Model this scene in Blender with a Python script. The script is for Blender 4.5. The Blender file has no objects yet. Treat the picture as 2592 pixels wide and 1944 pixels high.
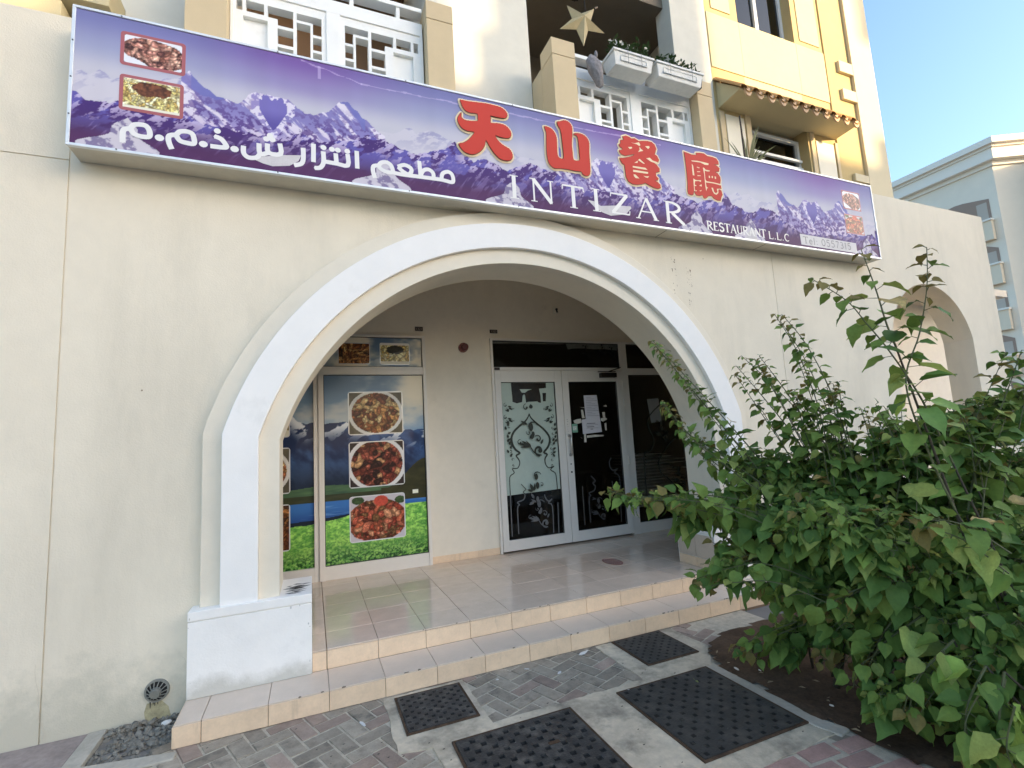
import bpy, bmesh, math, random
import numpy as np
from mathutils import Vector, Matrix, noise
from mathutils.geometry import tessellate_polygon
R=math.radians
SC=bpy.context.scene
COL=SC.collection
rnd=random.Random(7)
# ------------------------------------------------------------------ camera, sky, sun, exposure
cam_data=bpy.data.cameras.new('camera'); cam=bpy.data.objects.new('camera',cam_data); COL.objects.link(cam)
SC.camera=cam
yaw,pitch,roll=-0.39358,0.11792,-0.05709
cam_data.sensor_fit='HORIZONTAL'; cam_data.sensor_width=36.0; cam_data.lens=36.0*1235.84/2592
cam_data.clip_start=.05; cam_data.clip_end=2000
_f=Vector((-math.sin(yaw)*math.cos(pitch),math.cos(yaw)*math.cos(pitch),math.sin(pitch)))
_r0=Vector((math.cos(yaw),math.sin(yaw),0)); _u0=_r0.cross(_f)
_r=_r0*math.cos(roll)+_u0*math.sin(roll); _u=-_r0*math.sin(roll)+_u0*math.cos(roll)
M=Matrix((( _r.x,_u.x,-_f.x,2.2035),(_r.y,_u.y,-_f.y,-3.6973),(_r.z,_u.z,-_f.z,1.5373),(0,0,0,1)))
cam.matrix_world=M
SUN_AZ,SUN_EL=140.0,11.0        # azimuth clockwise from +Y, elevation
w=bpy.data.worlds.new('World'); SC.world=w; w.use_nodes=True
nt=w.node_tree; nt.nodes.clear()
sky=nt.nodes.new('ShaderNodeTexSky'); sky.sky_type='NISHITA'; sky.sun_disc=False
sky.sun_elevation=R(SUN_EL); sky.sun_rotation=R(SUN_AZ); sky.air_density=1.0; sky.dust_density=3.0; sky.ozone_density=4.0; sky.altitude=0
bg=nt.nodes.new('ShaderNodeBackground'); bg.inputs['Strength'].default_value=0.15
wo=nt.nodes.new('ShaderNodeOutputWorld'); wb=nt.nodes.new('ShaderNodeVectorMath'); wb.operation='MULTIPLY'; wb.inputs[1].default_value=(1.17,1.0,.84)   # daylight white balance of the camera
nt.links.new(sky.outputs[0],wb.inputs[0]); nt.links.new(wb.outputs[0],bg.inputs['Color']); nt.links.new(bg.outputs[0],wo.inputs['Surface'])
sd=bpy.data.lights.new('sun','SUN'); sd.energy=2.0; sd.angle=R(0.5); sd.color=(1.0,.75,.43)
sun=bpy.data.objects.new('sun',sd); COL.objects.link(sun)
_d=Vector((math.sin(R(SUN_AZ))*math.cos(R(SUN_EL)),math.cos(R(SUN_AZ))*math.cos(R(SUN_EL)),math.sin(R(SUN_EL))))
sun.rotation_euler=_d.to_track_quat('Z','Y').to_euler(); sun.location=(30,-20,30)
vs=SC.view_settings; vs.view_transform='Standard'; vs.look='None'; vs.gamma=1.0; vs.exposure=2.34
try: vs.use_curve_mapping=False
except Exception: pass
SC.cycles.max_bounces=8; SC.cycles.diffuse_bounces=5; SC.cycles.glossy_bounces=3; SC.cycles.transparent_max_bounces=8
SC.cycles.caustics_reflective=False; SC.cycles.caustics_refractive=False
SC.cycles.use_denoising=True
# ------------------------------------------------------------------ helpers
def s2l(c):
    return tuple((x/12.92 if x<=.04045 else ((x+.055)/1.055)**2.4) for x in [v/255.0 for v in c[:3]])
MATS={}
def mat(name,col,rough=.6,noise_s=0,noise_a=.15,bump=0,bump_s=60,spec=.5,rnd_a=0,metal=0,coat=0,stain=None,grime=None,transl=0):
    """procedural surface: base colour (linear) + two scales of noise variation, optional per-object variation, bump"""
    if name in MATS: return MATS[name]
    m=bpy.data.materials.new(name); m.use_nodes=True; t=m.node_tree; n=t.nodes; L=t.links
    b=n['Principled BSDF']; b.inputs['Roughness'].default_value=rough; b.inputs['Metallic'].default_value=metal
    b.inputs['Specular IOR Level'].default_value=spec; b.inputs['Coat Weight'].default_value=coat
    b.inputs['Coat Roughness'].default_value=.08
    b.inputs['Base Color'].default_value=(*col,1)
    g=n.new('ShaderNodeNewGeometry')
    last=None
    if noise_s or rnd_a or stain or grime:
        c=n.new('ShaderNodeRGB'); c.outputs[0].default_value=(*col,1); last=c.outputs[0]
    def mulby(fac_socket,lo,hi,last):
        mr=n.new('ShaderNodeMapRange'); mr.inputs['To Min'].default_value=lo; mr.inputs['To Max'].default_value=hi
        mr.inputs['From Min'].default_value=.25; mr.inputs['From Max'].default_value=.75
        L.new(fac_socket,mr.inputs['Value'])
        mx=n.new('ShaderNodeVectorMath'); mx.operation='SCALE'; L.new(last,mx.inputs[0]); L.new(mr.outputs[0],mx.inputs['Scale']); return mx.outputs[0]
    if noise_s:
        for k,(s,a) in enumerate(((noise_s,noise_a),(noise_s*7.3,noise_a*.6))):
            nz=n.new('ShaderNodeTexNoise'); nz.inputs['Scale'].default_value=s; nz.inputs['Detail'].default_value=6; nz.inputs['Roughness'].default_value=.6
            L.new(g.outputs['Position'],nz.inputs['Vector']); last=mulby(nz.outputs['Fac'],1-a,1+a,last)
    if rnd_a:
        oi=n.new('ShaderNodeObjectInfo'); mr=n.new('ShaderNodeMapRange'); mr.inputs['To Min'].default_value=1-rnd_a; mr.inputs['To Max'].default_value=1+rnd_a
        L.new(oi.outputs['Random'],mr.inputs['Value'])
        mx=n.new('ShaderNodeVectorMath'); mx.operation='SCALE'; L.new(last,mx.inputs[0]); L.new(mr.outputs[0],mx.inputs['Scale']); last=mx.outputs[0]
    if stain:   # (colour, scale xyz, threshold lo, hi)
        mp=n.new('ShaderNodeMapping'); mp.inputs['Scale'].default_value=stain[1]; L.new(g.outputs['Position'],mp.inputs['Vector'])
        nz=n.new('ShaderNodeTexNoise'); nz.inputs['Scale'].default_value=1; nz.inputs['Detail'].default_value=7; nz.inputs['Roughness'].default_value=.65; L.new(mp.outputs[0],nz.inputs['Vector'])
        mr=n.new('ShaderNodeMapRange'); mr.inputs['From Min'].default_value=stain[2]; mr.inputs['From Max'].default_value=stain[3]; L.new(nz.outputs['Fac'],mr.inputs['Value'])
        mm=n.new('ShaderNodeMath'); mm.operation='MULTIPLY'; mm.inputs[1].default_value=stain[4]; L.new(mr.outputs[0],mm.inputs[0])
        mx=n.new('ShaderNodeMix'); mx.data_type='RGBA'; L.new(mm.outputs[0],mx.inputs['Factor']); L.new(last,mx.inputs['A']); mx.inputs['B'].default_value=(*stain[0],1); last=mx.outputs['Result']
    if grime:   # dirt splashed up from the ground: (colour, z0, z1, amount)
        sp=n.new('ShaderNodeSeparateXYZ'); L.new(g.outputs['Position'],sp.inputs[0])
        nz=n.new('ShaderNodeTexNoise'); nz.inputs['Scale'].default_value=5; nz.inputs['Detail'].default_value=8; nz.inputs['Roughness'].default_value=.7; L.new(g.outputs['Position'],nz.inputs['Vector'])
        ad=n.new('ShaderNodeMath'); ad.operation='MULTIPLY_ADD'; ad.inputs[1].default_value=-(grime[2]-grime[1])*1.6; L.new(nz.outputs['Fac'],ad.inputs[0]); L.new(sp.outputs['Z'],ad.inputs[2])
        mr=n.new('ShaderNodeMapRange'); mr.inputs['From Min'].default_value=grime[1]-(grime[2]-grime[1])*.6; mr.inputs['From Max'].default_value=grime[1]; mr.inputs['To Min'].default_value=grime[3]; mr.inputs['To Max'].default_value=0; L.new(ad.outputs[0],mr.inputs['Value'])
        mx=n.new('ShaderNodeMix'); mx.data_type='RGBA'; L.new(mr.outputs[0],mx.inputs['Factor']); L.new(last,mx.inputs['A']); mx.inputs['B'].default_value=(*grime[0],1); last=mx.outputs['Result']
    if last: L.new(last,b.inputs['Base Color'])
    if bump:
        nz=n.new('ShaderNodeTexNoise'); nz.inputs['Scale'].default_value=bump_s; nz.inputs['Detail'].default_value=5; L.new(g.outputs['Position'],nz.inputs['Vector'])
        bp=n.new('ShaderNodeBump'); bp.inputs['Strength'].default_value=bump; bp.inputs['Distance'].default_value=.004; L.new(nz.outputs['Fac'],bp.inputs['Height']); L.new(bp.outputs[0],b.inputs['Normal'])
    if transl:
        tr=n.new('ShaderNodeBsdfTranslucent'); 
        if last: L.new(last,tr.inputs['Color'])
        else: tr.inputs['Color'].default_value=(*col,1)
        ms=n.new('ShaderNodeMixShader'); ms.inputs[0].default_value=transl; L.new(b.outputs[0],ms.inputs[1]); L.new(tr.outputs[0],ms.inputs[2])
        L.new(ms.outputs[0],n['Material Output'].inputs['Surface'])
    MATS[name]=m; return m
def attr_mat(name,rough=.35,coat=0,spec=.5,grime=0):
    if name in MATS: return MATS[name]
    m=bpy.data.materials.new(name); m.use_nodes=True; t=m.node_tree; b=t.nodes['Principled BSDF']
    a=t.nodes.new('ShaderNodeAttribute'); a.attribute_name='Col'; t.links.new(a.outputs['Color'],b.inputs['Base Color'])
    b.inputs['Roughness'].default_value=rough; b.inputs['Coat Weight'].default_value=coat; b.inputs['Coat Roughness'].default_value=.03; b.inputs['Specular IOR Level'].default_value=spec
    MATS[name]=m; return m
def glass_mat(name,tint=(.6,.62,.6),rough=.0):
    if name in MATS: return MATS[name]
    m=bpy.data.materials.new(name); m.use_nodes=True; t=m.node_tree; n=t.nodes; n.remove(n['Principled BSDF'])
    tr=n.new('ShaderNodeBsdfTransparent'); tr.inputs[0].default_value=(*tint,1)
    gl=n.new('ShaderNodeBsdfGlossy'); gl.inputs['Roughness'].default_value=rough; gl.inputs['Color'].default_value=(.9,.9,.9,1)
    fr=n.new('ShaderNodeFresnel'); fr.inputs['IOR'].default_value=1.5
    ms=n.new('ShaderNodeMixShader'); t.links.new(fr.outputs[0],ms.inputs[0]); t.links.new(tr.outputs[0],ms.inputs[1]); t.links.new(gl.outputs[0],ms.inputs[2])
    t.links.new(ms.outputs[0],n['Material Output'].inputs['Surface']); MATS[name]=m; return m
def tag(o,label=None,cat=None,group=None,kind=None):
    if label: o['label']=label
    if cat: o['category']=cat
    if group: o['group']=group
    if kind: o['kind']=kind
    return o
def thing(name,loc,label,cat,group=None):
    o=bpy.data.objects.new(name,None); o.empty_display_size=.1; COL.objects.link(o); o.location=loc
    return tag(o,label,cat,group)
def link(name,me,parent=None,m=None,loc=(0,0,0)):
    """mesh given in world coordinates; parented without moving"""
    o=bpy.data.objects.new(name,me); COL.objects.link(o)
    if m and not me.materials: me.materials.append(m)
    o.location=loc
    if parent:
        o.parent=parent
        p=parent; off=Vector((0,0,0))
        while p: off+=Vector(p.location); p=p.parent
        o.location=Vector(loc)-off
    return o
class MB:
    def __init__(s): s.v=[]; s.f=[]
    def add(s,vs,fs):
        k=len(s.v); s.v+= [tuple(p) for p in vs]; s.f+=[tuple(i+k for i in f) for f in fs]; return s
    def box(s,x0,x1,y0,y1,z0,z1):
        return s.add([(x0,y0,z0),(x1,y0,z0),(x1,y1,z0),(x0,y1,z0),(x0,y0,z1),(x1,y0,z1),(x1,y1,z1),(x0,y1,z1)],
            [(0,3,2,1),(4,5,6,7),(0,1,5,4),(1,2,6,5),(2,3,7,6),(3,0,4,7)])
    def hexa(s,b,t):   # bottom 4, top 4 (ccw from above)
        return s.add(list(b)+list(t),[(0,3,2,1),(4,5,6,7),(0,1,5,4),(1,2,6,5),(2,3,7,6),(3,0,4,7)])
    def prism(s,poly,axis,a,b):
        """poly: 2D list; axis 'y': (x,z) extruded a..b ; 'x': (y,z) ; 'z': (x,y)"""
        def P(q,t): return {'y':(q[0],t,q[1]),'x':(t,q[0],q[1]),'z':(q[0],q[1],t)}[axis]
        n=len(poly); vs=[P(q,a) for q in poly]+[P(q,b) for q in poly]
        tris=tessellate_polygon([[Vector((q[0],q[1],0)) for q in poly]])
        fs=[tuple(t) for t in tris]+[tuple(i+n for i in reversed(t)) for t in tris]
        fs+=[(i,(i+1)%n,(i+1)%n+n,i+n) for i in range(n)]
        return s.add(vs,fs)
    def cyl(s,p0,p1,r0,r1=None,n=8,cap=True):
        p0=Vector(p0);p1=Vector(p1); r1=r0 if r1 is None else r1
        d=(p1-p0).normalized(); a=d.orthogonal().normalized(); b=d.cross(a)
        vs=[]
        for p,r in ((p0,r0),(p1,r1)):
            for i in range(n):
                t=2*math.pi*i/n; vs.append(p+a*math.cos(t)*r+b*math.sin(t)*r)
        fs=[(i,(i+1)%n,(i+1)%n+n,i+n) for i in range(n)]
        if cap: fs+=[tuple(range(n-1,-1,-1)),tuple(range(n,2*n))]
        return s.add(vs,fs)
    def tube(s,pts,r,n=6):
        pts=[Vector(p) for p in pts]; rs=r if isinstance(r,(list,tuple)) else [r]*len(pts)
        vs=[];a=None
        for i,p in enumerate(pts):
            d=(pts[min(i+1,len(pts)-1)]-pts[max(i-1,0)]).normalized()
            a=(a-d*a.dot(d)).normalized() if a else d.orthogonal().normalized()
            b=d.cross(a)
            for k in range(n):
                t=2*math.pi*k/n; vs.append(p+a*math.cos(t)*rs[i]+b*math.sin(t)*rs[i])
        fs=[]
        for i in range(len(pts)-1):
            for k in range(n): fs.append((i*n+k,i*n+(k+1)%n,(i+1)*n+(k+1)%n,(i+1)*n+k))
        fs+=[tuple(range(n-1,-1,-1)),tuple(range((len(pts)-1)*n,len(pts)*n))]
        return s.add(vs,fs)
    def mesh(s,name,smooth=False):
        me=bpy.data.meshes.new(name); me.from_pydata(s.v,[],s.f)
        bm=bmesh.new(); bm.from_mesh(me); bmesh.ops.recalc_face_normals(bm,faces=bm.faces); bm.to_mesh(me); bm.free()
        if smooth: me.polygons.foreach_set('use_smooth',[True]*len(me.polygons))
        return me
    def build(s,name,m,parent=None,bevel=0,smooth=False):
        o=link(name,s.mesh(name,smooth),parent,m)
        if bevel:
            md=o.modifiers.new('bevel','BEVEL'); md.width=bevel; md.segments=2; md.limit_method='ANGLE'
        return o
def B(name,m,parent,*a,bevel=0): return MB().box(*a).build(name,m,parent,bevel)
# flat print pieces on a plane y=const
class Flat:
    def __init__(s,y): s.y=y; s.v=[]; s.f=[]; s.k=0
    def _y(s): s.k+=1; return s.y-s.k*3e-5
    def poly(s,pts):
        y=s._y(); b=len(s.v); s.v+=[(p[0],y,p[1]) for p in pts]
        for t in tessellate_polygon([[Vector((p[0],p[1],0)) for p in pts]]): s.f.append(tuple(b+i for i in t))
        return s
    def disc(s,c,rx,rz=None,n=12):
        rz=rz or rx; return s.poly([(c[0]+rx*math.cos(2*math.pi*i/n),c[1]+rz*math.sin(2*math.pi*i/n)) for i in range(n)])
    def ribbon(s,pts,wd,closed=False,cap=True):
        ws=wd if isinstance(wd,(list,tuple)) else [wd]*len(pts)
        n=len(pts)
        for i in range(n if closed else n-1):
            a=Vector(pts[i]);b=Vector(pts[(i+1)%n]); d=b-a
            if d.length<1e-6: continue
            p=Vector((-d.y,d.x)).normalized(); wa,wb=ws[i]/2,ws[(i+1)%n]/2
            s.poly([a+p*wa,a-p*wa,b-p*wb,b+p*wb])
        for i in range(n):
            if closed or 0<i<n-1: s.disc(pts[i],ws[i]/2,n=8)
        return s
    def build(s,name,m,parent):
        me=bpy.data.meshes.new(name); me.from_pydata(s.v,[],s.f)
        # all normals towards -Y
        bm=bmesh.new(); bm.from_mesh(me); bm.normal_update()
        for f in bm.faces:
            if f.normal.y>0: f.normal_flip()
        bm.to_mesh(me); bm.free()
        return link(name,me,parent,m)
def smooth_pts(p,k=4,closed=False):
    n=len(p); out=[]
    for i in range(n if closed else n-1):
        g=lambda j: Vector(p[j%n]) if closed else Vector(p[max(0,min(n-1,j))])
        a,b,c,d=g(i-1),g(i),g(i+1),g(i+2)
        for q in range(k):
            t=q/k; out.append(.5*((2*b)+(-a+c)*t+(2*a-5*b+4*c-d)*t*t+(-a+3*b-3*c+d)*t**3))
    if not closed: out.append(Vector(p[-1]))
    return out
# numpy noise
_rs=np.random.RandomState(3); _T=_rs.rand(256,256)
def vn(x,y):
    xi=np.floor(x).astype(int); yi=np.floor(y).astype(int); fx=x-xi; fy=y-yi; fx=fx*fx*(3-2*fx); fy=fy*fy*(3-2*fy)
    g=lambda a,b:_T[a%256,b%256]
    return (g(xi,yi)*(1-fx)+g(xi+1,yi)*fx)*(1-fy)+(g(xi,yi+1)*(1-fx)+g(xi+1,yi+1)*fx)*fy
def fbm(x,y,o=5,g=.55):
    s=0;a=1;t=0
    for i in range(o): s=s+a*vn(x*2**i+i*17.3,y*2**i+i*9.1); t+=a; a*=g
    return s/t
def mixc(a,b,t):
    t=np.clip(t,0,1)[...,None]; return np.asarray(a)*(1-t)+np.asarray(b)*t
def C(*c): return np.array(c,float)
def sstep(a,b,x): t=np.clip((x-a)/(b-a),0,1); return t*t*(3-2*t)
def print_grid(name,x0,x1,z0,z1,y,nx,nz,fn,m,parent,poly=None):
    xs=np.linspace(x0,x1,nx); zs=np.linspace(z0,z1,nz); X,Z=np.meshgrid(xs,zs); c=np.clip(fn(X,Z),0,255)/255.0
    c=np.where(c<=.04045,c/12.92,((c+.055)/1.055)**2.4)
    nv=nx*nz; me=bpy.data.meshes.new(name); me.vertices.add(nv)
    co=np.empty((nv,3)); co[:,0]=X.ravel(); co[:,1]=y; co[:,2]=Z.ravel(); me.vertices.foreach_set('co',co.ravel())
    i=np.arange(nv).reshape(nz,nx); q=np.stack([i[:-1,:-1],i[:-1,1:],i[1:,1:],i[1:,:-1]],-1).reshape(-1,4)
    nf=len(q); me.loops.add(nf*4); me.polygons.add(nf); me.loops.foreach_set('vertex_index',q.ravel().astype(np.int32))
    me.polygons.foreach_set('loop_start',np.arange(0,nf*4,4,dtype=np.int32)); me.polygons.foreach_set('loop_total',np.full(nf,4,dtype=np.int32))
    me.update(calc_edges=True)
    a=me.color_attributes.new('Col','FLOAT_COLOR','POINT'); ca=np.ones((nv,4)); ca[:,:3]=c.reshape(-1,3); a.data.foreach_set('color',ca.ravel())
    return link(name,me,parent,m)
def copy_tree(o,parent=None):
    c=o.copy(); COL.objects.link(c); c.parent=parent
    for ch in o.children: copy_tree(ch,c)
    return c
def text_mesh(txt,h,m,parent,x,y,z,off=0,center=False,name='lettering'):
    cu=bpy.data.curves.new(name,'FONT'); cu.body=txt; cu.size=h/.73; cu.offset=off; cu.resolution_u=2
    if center: cu.align_x='CENTER'
    o=bpy.data.objects.new('tmp',cu); me=bpy.data.meshes.new_from_object(o); bpy.data.objects.remove(o)
    for v in me.vertices: v.co=(v.co.x+x,y,v.co.y+z)
    me.materials.clear(); return link(name,me,parent,m)
HAN=[([(2.537,0.874),(2.593,0.874),(2.677,0.882),(2.762,0.891),(2.84,0.891),(2.892,0.887),(2.93,0.869),(2.951,0.842),(2.947,0.811),(2.921,0.792),(2.877,0.787),(2.825,0.787),(2.793,0.786),(2.798,0.761),(2.794,0.721),(2.852,0.729),(2.909,0.73),(2.947,0.714),(2.972,0.683),(2.977,0.649),(2.959,0.619),(2.919,0.609),(2.871,0.609),(2.829,0.615),(2.856,0.569),(2.898,0.538),(2.949,0.517),(2.973,0.487),(2.978,0.448),(2.956,0.414),(2.907,0.403),(2.86,0.41),(2.815,0.449),(2.775,0.502),(2.744,0.556),(2.729,0.506),(2.701,0.458),(2.662,0.425),(2.62,0.405),(2.571,0.406),(2.535,0.427),(2.505,0.473),(2.546,0.492),(2.593,0.53),(2.628,0.575),(2.646,0.609),(2.588,0.606),(2.544,0.618),(2.517,0.65),(2.506,0.686),(2.512,0.717),(2.538,0.756),(2.536,0.722),(2.556,0.701),(2.597,0.697),(2.677,0.711),(2.682,0.736),(2.68,0.779),(2.621,0.775),(2.58,0.783),(2.553,0.815),(2.542,0.847)],[]),([(3.306,0.796),(3.351,0.797),(3.384,0.781),(3.408,0.753),(3.42,0.714),(3.42,0.665),(3.417,0.566),(3.425,0.531),(3.446,0.518),(3.476,0.522),(3.481,0.578),(3.478,0.66),(3.473,0.758),(3.463,0.806),(3.444,0.831),(3.44,0.868),(3.473,0.879),(3.51,0.897),(3.549,0.895),(3.579,0.872),(3.589,0.832),(3.583,0.763),(3.572,0.678),(3.575,0.603),(3.58,0.528),(3.642,0.533),(3.647,0.588),(3.646,0.709),(3.641,0.758),(3.624,0.776),(3.598,0.779),(3.626,0.795),(3.671,0.8),(3.716,0.79),(3.745,0.762),(3.758,0.722),(3.751,0.649),(3.749,0.564),(3.748,0.48),(3.741,0.425),(3.719,0.4),(3.687,0.395),(3.661,0.407),(3.653,0.427),(3.587,0.424),(3.517,0.426),(3.438,0.423),(3.386,0.414),(3.353,0.425),(3.326,0.456),(3.315,0.507),(3.313,0.567),(3.318,0.67),(3.321,0.744)],[]),([(4.144,0.869),(4.187,0.886),(4.224,0.88),(4.246,0.868),(4.284,0.876),(4.316,0.865),(4.33,0.857),(4.384,0.87),(4.438,0.878),(4.486,0.877),(4.518,0.857),(4.533,0.818),(4.513,0.767),(4.502,0.757),(4.535,0.741),(4.553,0.706),(4.54,0.678),(4.507,0.673),(4.474,0.684),(4.464,0.674),(4.519,0.645),(4.549,0.612),(4.546,0.582),(4.515,0.569),(4.5,0.566),(4.498,0.528),(4.523,0.507),(4.516,0.489),(4.475,0.474),(4.508,0.467),(4.54,0.442),(4.541,0.413),(4.51,0.398),(4.462,0.401),(4.407,0.417),(4.361,0.435),(4.321,0.416),(4.263,0.401),(4.212,0.399),(4.167,0.417),(4.144,0.458),(4.141,0.522),(4.138,0.579),(4.111,0.591),(4.092,0.624),(4.089,0.64),(4.131,0.648),(4.198,0.67),(4.246,0.691),(4.268,0.714),(4.209,0.695),(4.152,0.676),(4.112,0.685),(4.093,0.706),(4.092,0.718),(4.13,0.73),(4.127,0.748),(4.105,0.754),(4.093,0.776),(4.113,0.792),(4.116,0.826),(4.154,0.836)],[[(4.232,0.824),(4.279,0.826),(4.329,0.846),(4.345,0.82),(4.329,0.807),(4.302,0.82),(4.269,0.822)],[(4.194,0.771),(4.237,0.781),(4.245,0.77),(4.216,0.754)],[(4.4,0.818),(4.447,0.829),(4.455,0.816),(4.433,0.795)],[(4.329,0.8),(4.346,0.782),(4.373,0.766),(4.308,0.742),(4.33,0.767)],[(4.398,0.693),(4.443,0.706),(4.474,0.684),(4.537,0.674),(4.52,0.658),(4.453,0.667)],[(4.32,0.673),(4.377,0.633),(4.358,0.63),(4.299,0.657)],[(4.296,0.65),(4.291,0.626),(4.253,0.62)],[(4.231,0.585),(4.378,0.591),(4.402,0.573),(4.309,0.569),(4.229,0.57)],[(4.231,0.546),(4.407,0.551),(4.402,0.533),(4.229,0.525)],[(4.231,0.501),(4.255,0.5),(4.296,0.468),(4.251,0.465),(4.234,0.481)],[(4.344,0.503),(4.382,0.503),(4.414,0.51),(4.395,0.49),(4.372,0.491)]]),([(4.884,0.853),(4.942,0.845),(4.986,0.838),(5.046,0.845),(5.044,0.868),(5.101,0.878),(5.152,0.879),(5.195,0.86),(5.262,0.861),(5.313,0.853),(5.335,0.827),(5.336,0.798),(5.304,0.788),(5.264,0.781),(5.312,0.772),(5.34,0.752),(5.33,0.716),(5.292,0.706),(5.266,0.701),(5.311,0.688),(5.337,0.654),(5.338,0.62),(5.327,0.581),(5.334,0.556),(5.335,0.527),(5.292,0.519),(5.332,0.501),(5.341,0.461),(5.322,0.433),(5.306,0.393),(5.259,0.389),(5.22,0.402),(5.193,0.427),(5.146,0.42),(5.112,0.39),(5.086,0.386),(5.07,0.417),(5.029,0.403),(4.989,0.403),(4.972,0.423),(4.969,0.459),(4.945,0.402),(4.919,0.395),(4.886,0.402),(4.88,0.429),(4.89,0.508),(4.893,0.61),(4.893,0.692),(4.89,0.786)],[[(4.967,0.773),(5.048,0.783),(5.119,0.783),(5.197,0.78),(5.192,0.762),(5.145,0.756),(5.087,0.771),(4.976,0.764)],[(4.97,0.738),(4.985,0.72),(4.989,0.614),(4.967,0.614),(4.968,0.684)],[(5.034,0.716),(5.069,0.712),(5.063,0.704),(5.033,0.708)],[(5.028,0.665),(5.071,0.671),(5.07,0.664),(5.032,0.658)],[(5.028,0.624),(5.073,0.627),(5.07,0.621),(5.031,0.614)],[(4.97,0.578),(5.0,0.566),(5.069,0.575),(5.066,0.556),(5.039,0.562),(4.988,0.552),(4.979,0.513),(5.0,0.509),(4.997,0.5),(4.974,0.501),(4.975,0.443),(4.964,0.442),(4.967,0.52)],[(5.038,0.512),(5.07,0.532),(5.07,0.507)],[(4.981,0.457),(5.0,0.451),(4.984,0.441)],[(5.031,0.456),(5.067,0.468),(5.05,0.453)],[(5.113,0.721),(5.13,0.72),(5.148,0.702),(5.202,0.703),(5.198,0.692),(5.167,0.687),(5.132,0.691),(5.129,0.595),(5.142,0.576),(5.244,0.578),(5.336,0.574),(5.329,0.56),(5.242,0.567),(5.13,0.562),(5.134,0.517),(5.157,0.502),(5.139,0.501),(5.124,0.466),(5.119,0.523),(5.121,0.648)],[(5.181,0.643),(5.194,0.643),(5.196,0.62),(5.18,0.618)],[(5.22,0.645),(5.235,0.648),(5.235,0.625),(5.219,0.624)],[(5.261,0.648),(5.277,0.648),(5.278,0.623),(5.26,0.622)],[(5.199,0.515),(5.22,0.516),(5.23,0.474),(5.253,0.46),(5.277,0.481),(5.271,0.513),(5.34,0.524),(5.291,0.508),(5.286,0.469),(5.257,0.446),(5.227,0.452),(5.21,0.479)]])]
ARABIC=[[('s',[(0.279,0.065),(0.277,0.114),(0.283,0.155),(0.318,0.168)]),('s',[(0.318,0.171),(0.333,0.196),(0.364,0.205),(0.397,0.203),(0.417,0.173),(0.417,0.131),(0.371,0.124),(0.335,0.135),(0.318,0.165)])],[('d',[(0.472,0.135)])],[('s',[(0.541,0.069),(0.523,0.119),(0.525,0.16),(0.564,0.174)]),('s',[(0.564,0.174),(0.583,0.2),(0.618,0.209),(0.651,0.201),(0.663,0.172),(0.664,0.13),(0.619,0.128),(0.584,0.137),(0.564,0.168)])],[('d',[(0.718,0.138)])],[('d',[(0.798,0.249)]),('s',[(0.782,0.207),(0.819,0.196),(0.843,0.168),(0.849,0.138),(0.758,0.132)])],[('d',[(0.902,0.137)])],[('d',[(1.097,0.25)]),('d',[(1.12,0.279)]),('d',[(1.135,0.252)]),('s',[(1.182,0.232),(1.188,0.153),(1.111,0.149),(1.104,0.217)]),('s',[(1.111,0.149),(1.058,0.13),(1.051,0.208)]),('s',[(1.058,0.13),(1.036,0.099),(0.987,0.09),(0.957,0.118),(0.956,0.17)])],[('s',[(1.335,0.227),(1.335,0.141),(1.32,0.102),(1.275,0.084)])],[('s',[(1.404,0.273),(1.403,0.13)])],[('d',[(1.472,0.256)]),('s',[(1.47,0.225),(1.471,0.139),(1.448,0.095),(1.411,0.087)])],[('d',[(1.53,0.253)]),('d',[(1.571,0.254)]),('s',[(1.556,0.226),(1.561,0.144)])],[('d',[(1.638,0.257)]),('s',[(1.639,0.236),(1.64,0.145),(1.561,0.146),(1.478,0.148)])],[('s',[(1.705,0.273),(1.707,0.132)])],[('s',[(1.834,0.078),(1.821,0.131),(1.826,0.172),(1.863,0.183)]),('s',[(1.863,0.183),(1.886,0.212),(1.928,0.219),(1.959,0.196),(1.966,0.145),(1.913,0.143),(1.875,0.161),(1.863,0.183)])],[('s',[(1.966,0.145),(2.023,0.14),(2.102,0.141)]),('s',[(2.008,0.198),(2.058,0.222),(2.104,0.207),(2.113,0.18),(2.089,0.148),(2.043,0.168),(2.011,0.195)])],[('s',[(2.177,0.276),(2.183,0.145)]),('s',[(2.183,0.149),(2.205,0.199),(2.247,0.217),(2.284,0.194),(2.287,0.152)]),('s',[(2.102,0.141),(2.196,0.144),(2.351,0.147)])],[('s',[(2.351,0.147),(2.361,0.2),(2.407,0.224),(2.442,0.202),(2.445,0.142),(2.39,0.143),(2.351,0.147)])]]
TEAR=[[(1.02,0.083),(1.064,0.111),(1.205,0.148),(1.322,0.168),(1.304,0.12),(1.245,0.074),(1.137,0.052),(1.075,0.063)],[(3.704,0.171),(3.772,0.167),(3.838,0.132),(4.023,0.162),(4.169,0.173),(4.178,0.156),(4.108,0.087),(3.941,0.051),(3.853,0.071),(3.777,0.105)],[(5.599,0.01),(5.663,0.096),(5.721,0.143),(5.767,0.108),(5.777,0.005)]]
INT=[('I',2.936,3.028,0.073,0.297),('N',3.119,3.379,0.071,0.3),('T',3.434,3.677,0.064,0.293),('I',3.733,3.853,0.065,0.299),('Z',3.931,4.171,0.07,0.292),('A',4.208,4.504,0.058,0.287),('R',4.544,4.833,0.053,0.297)]
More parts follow.
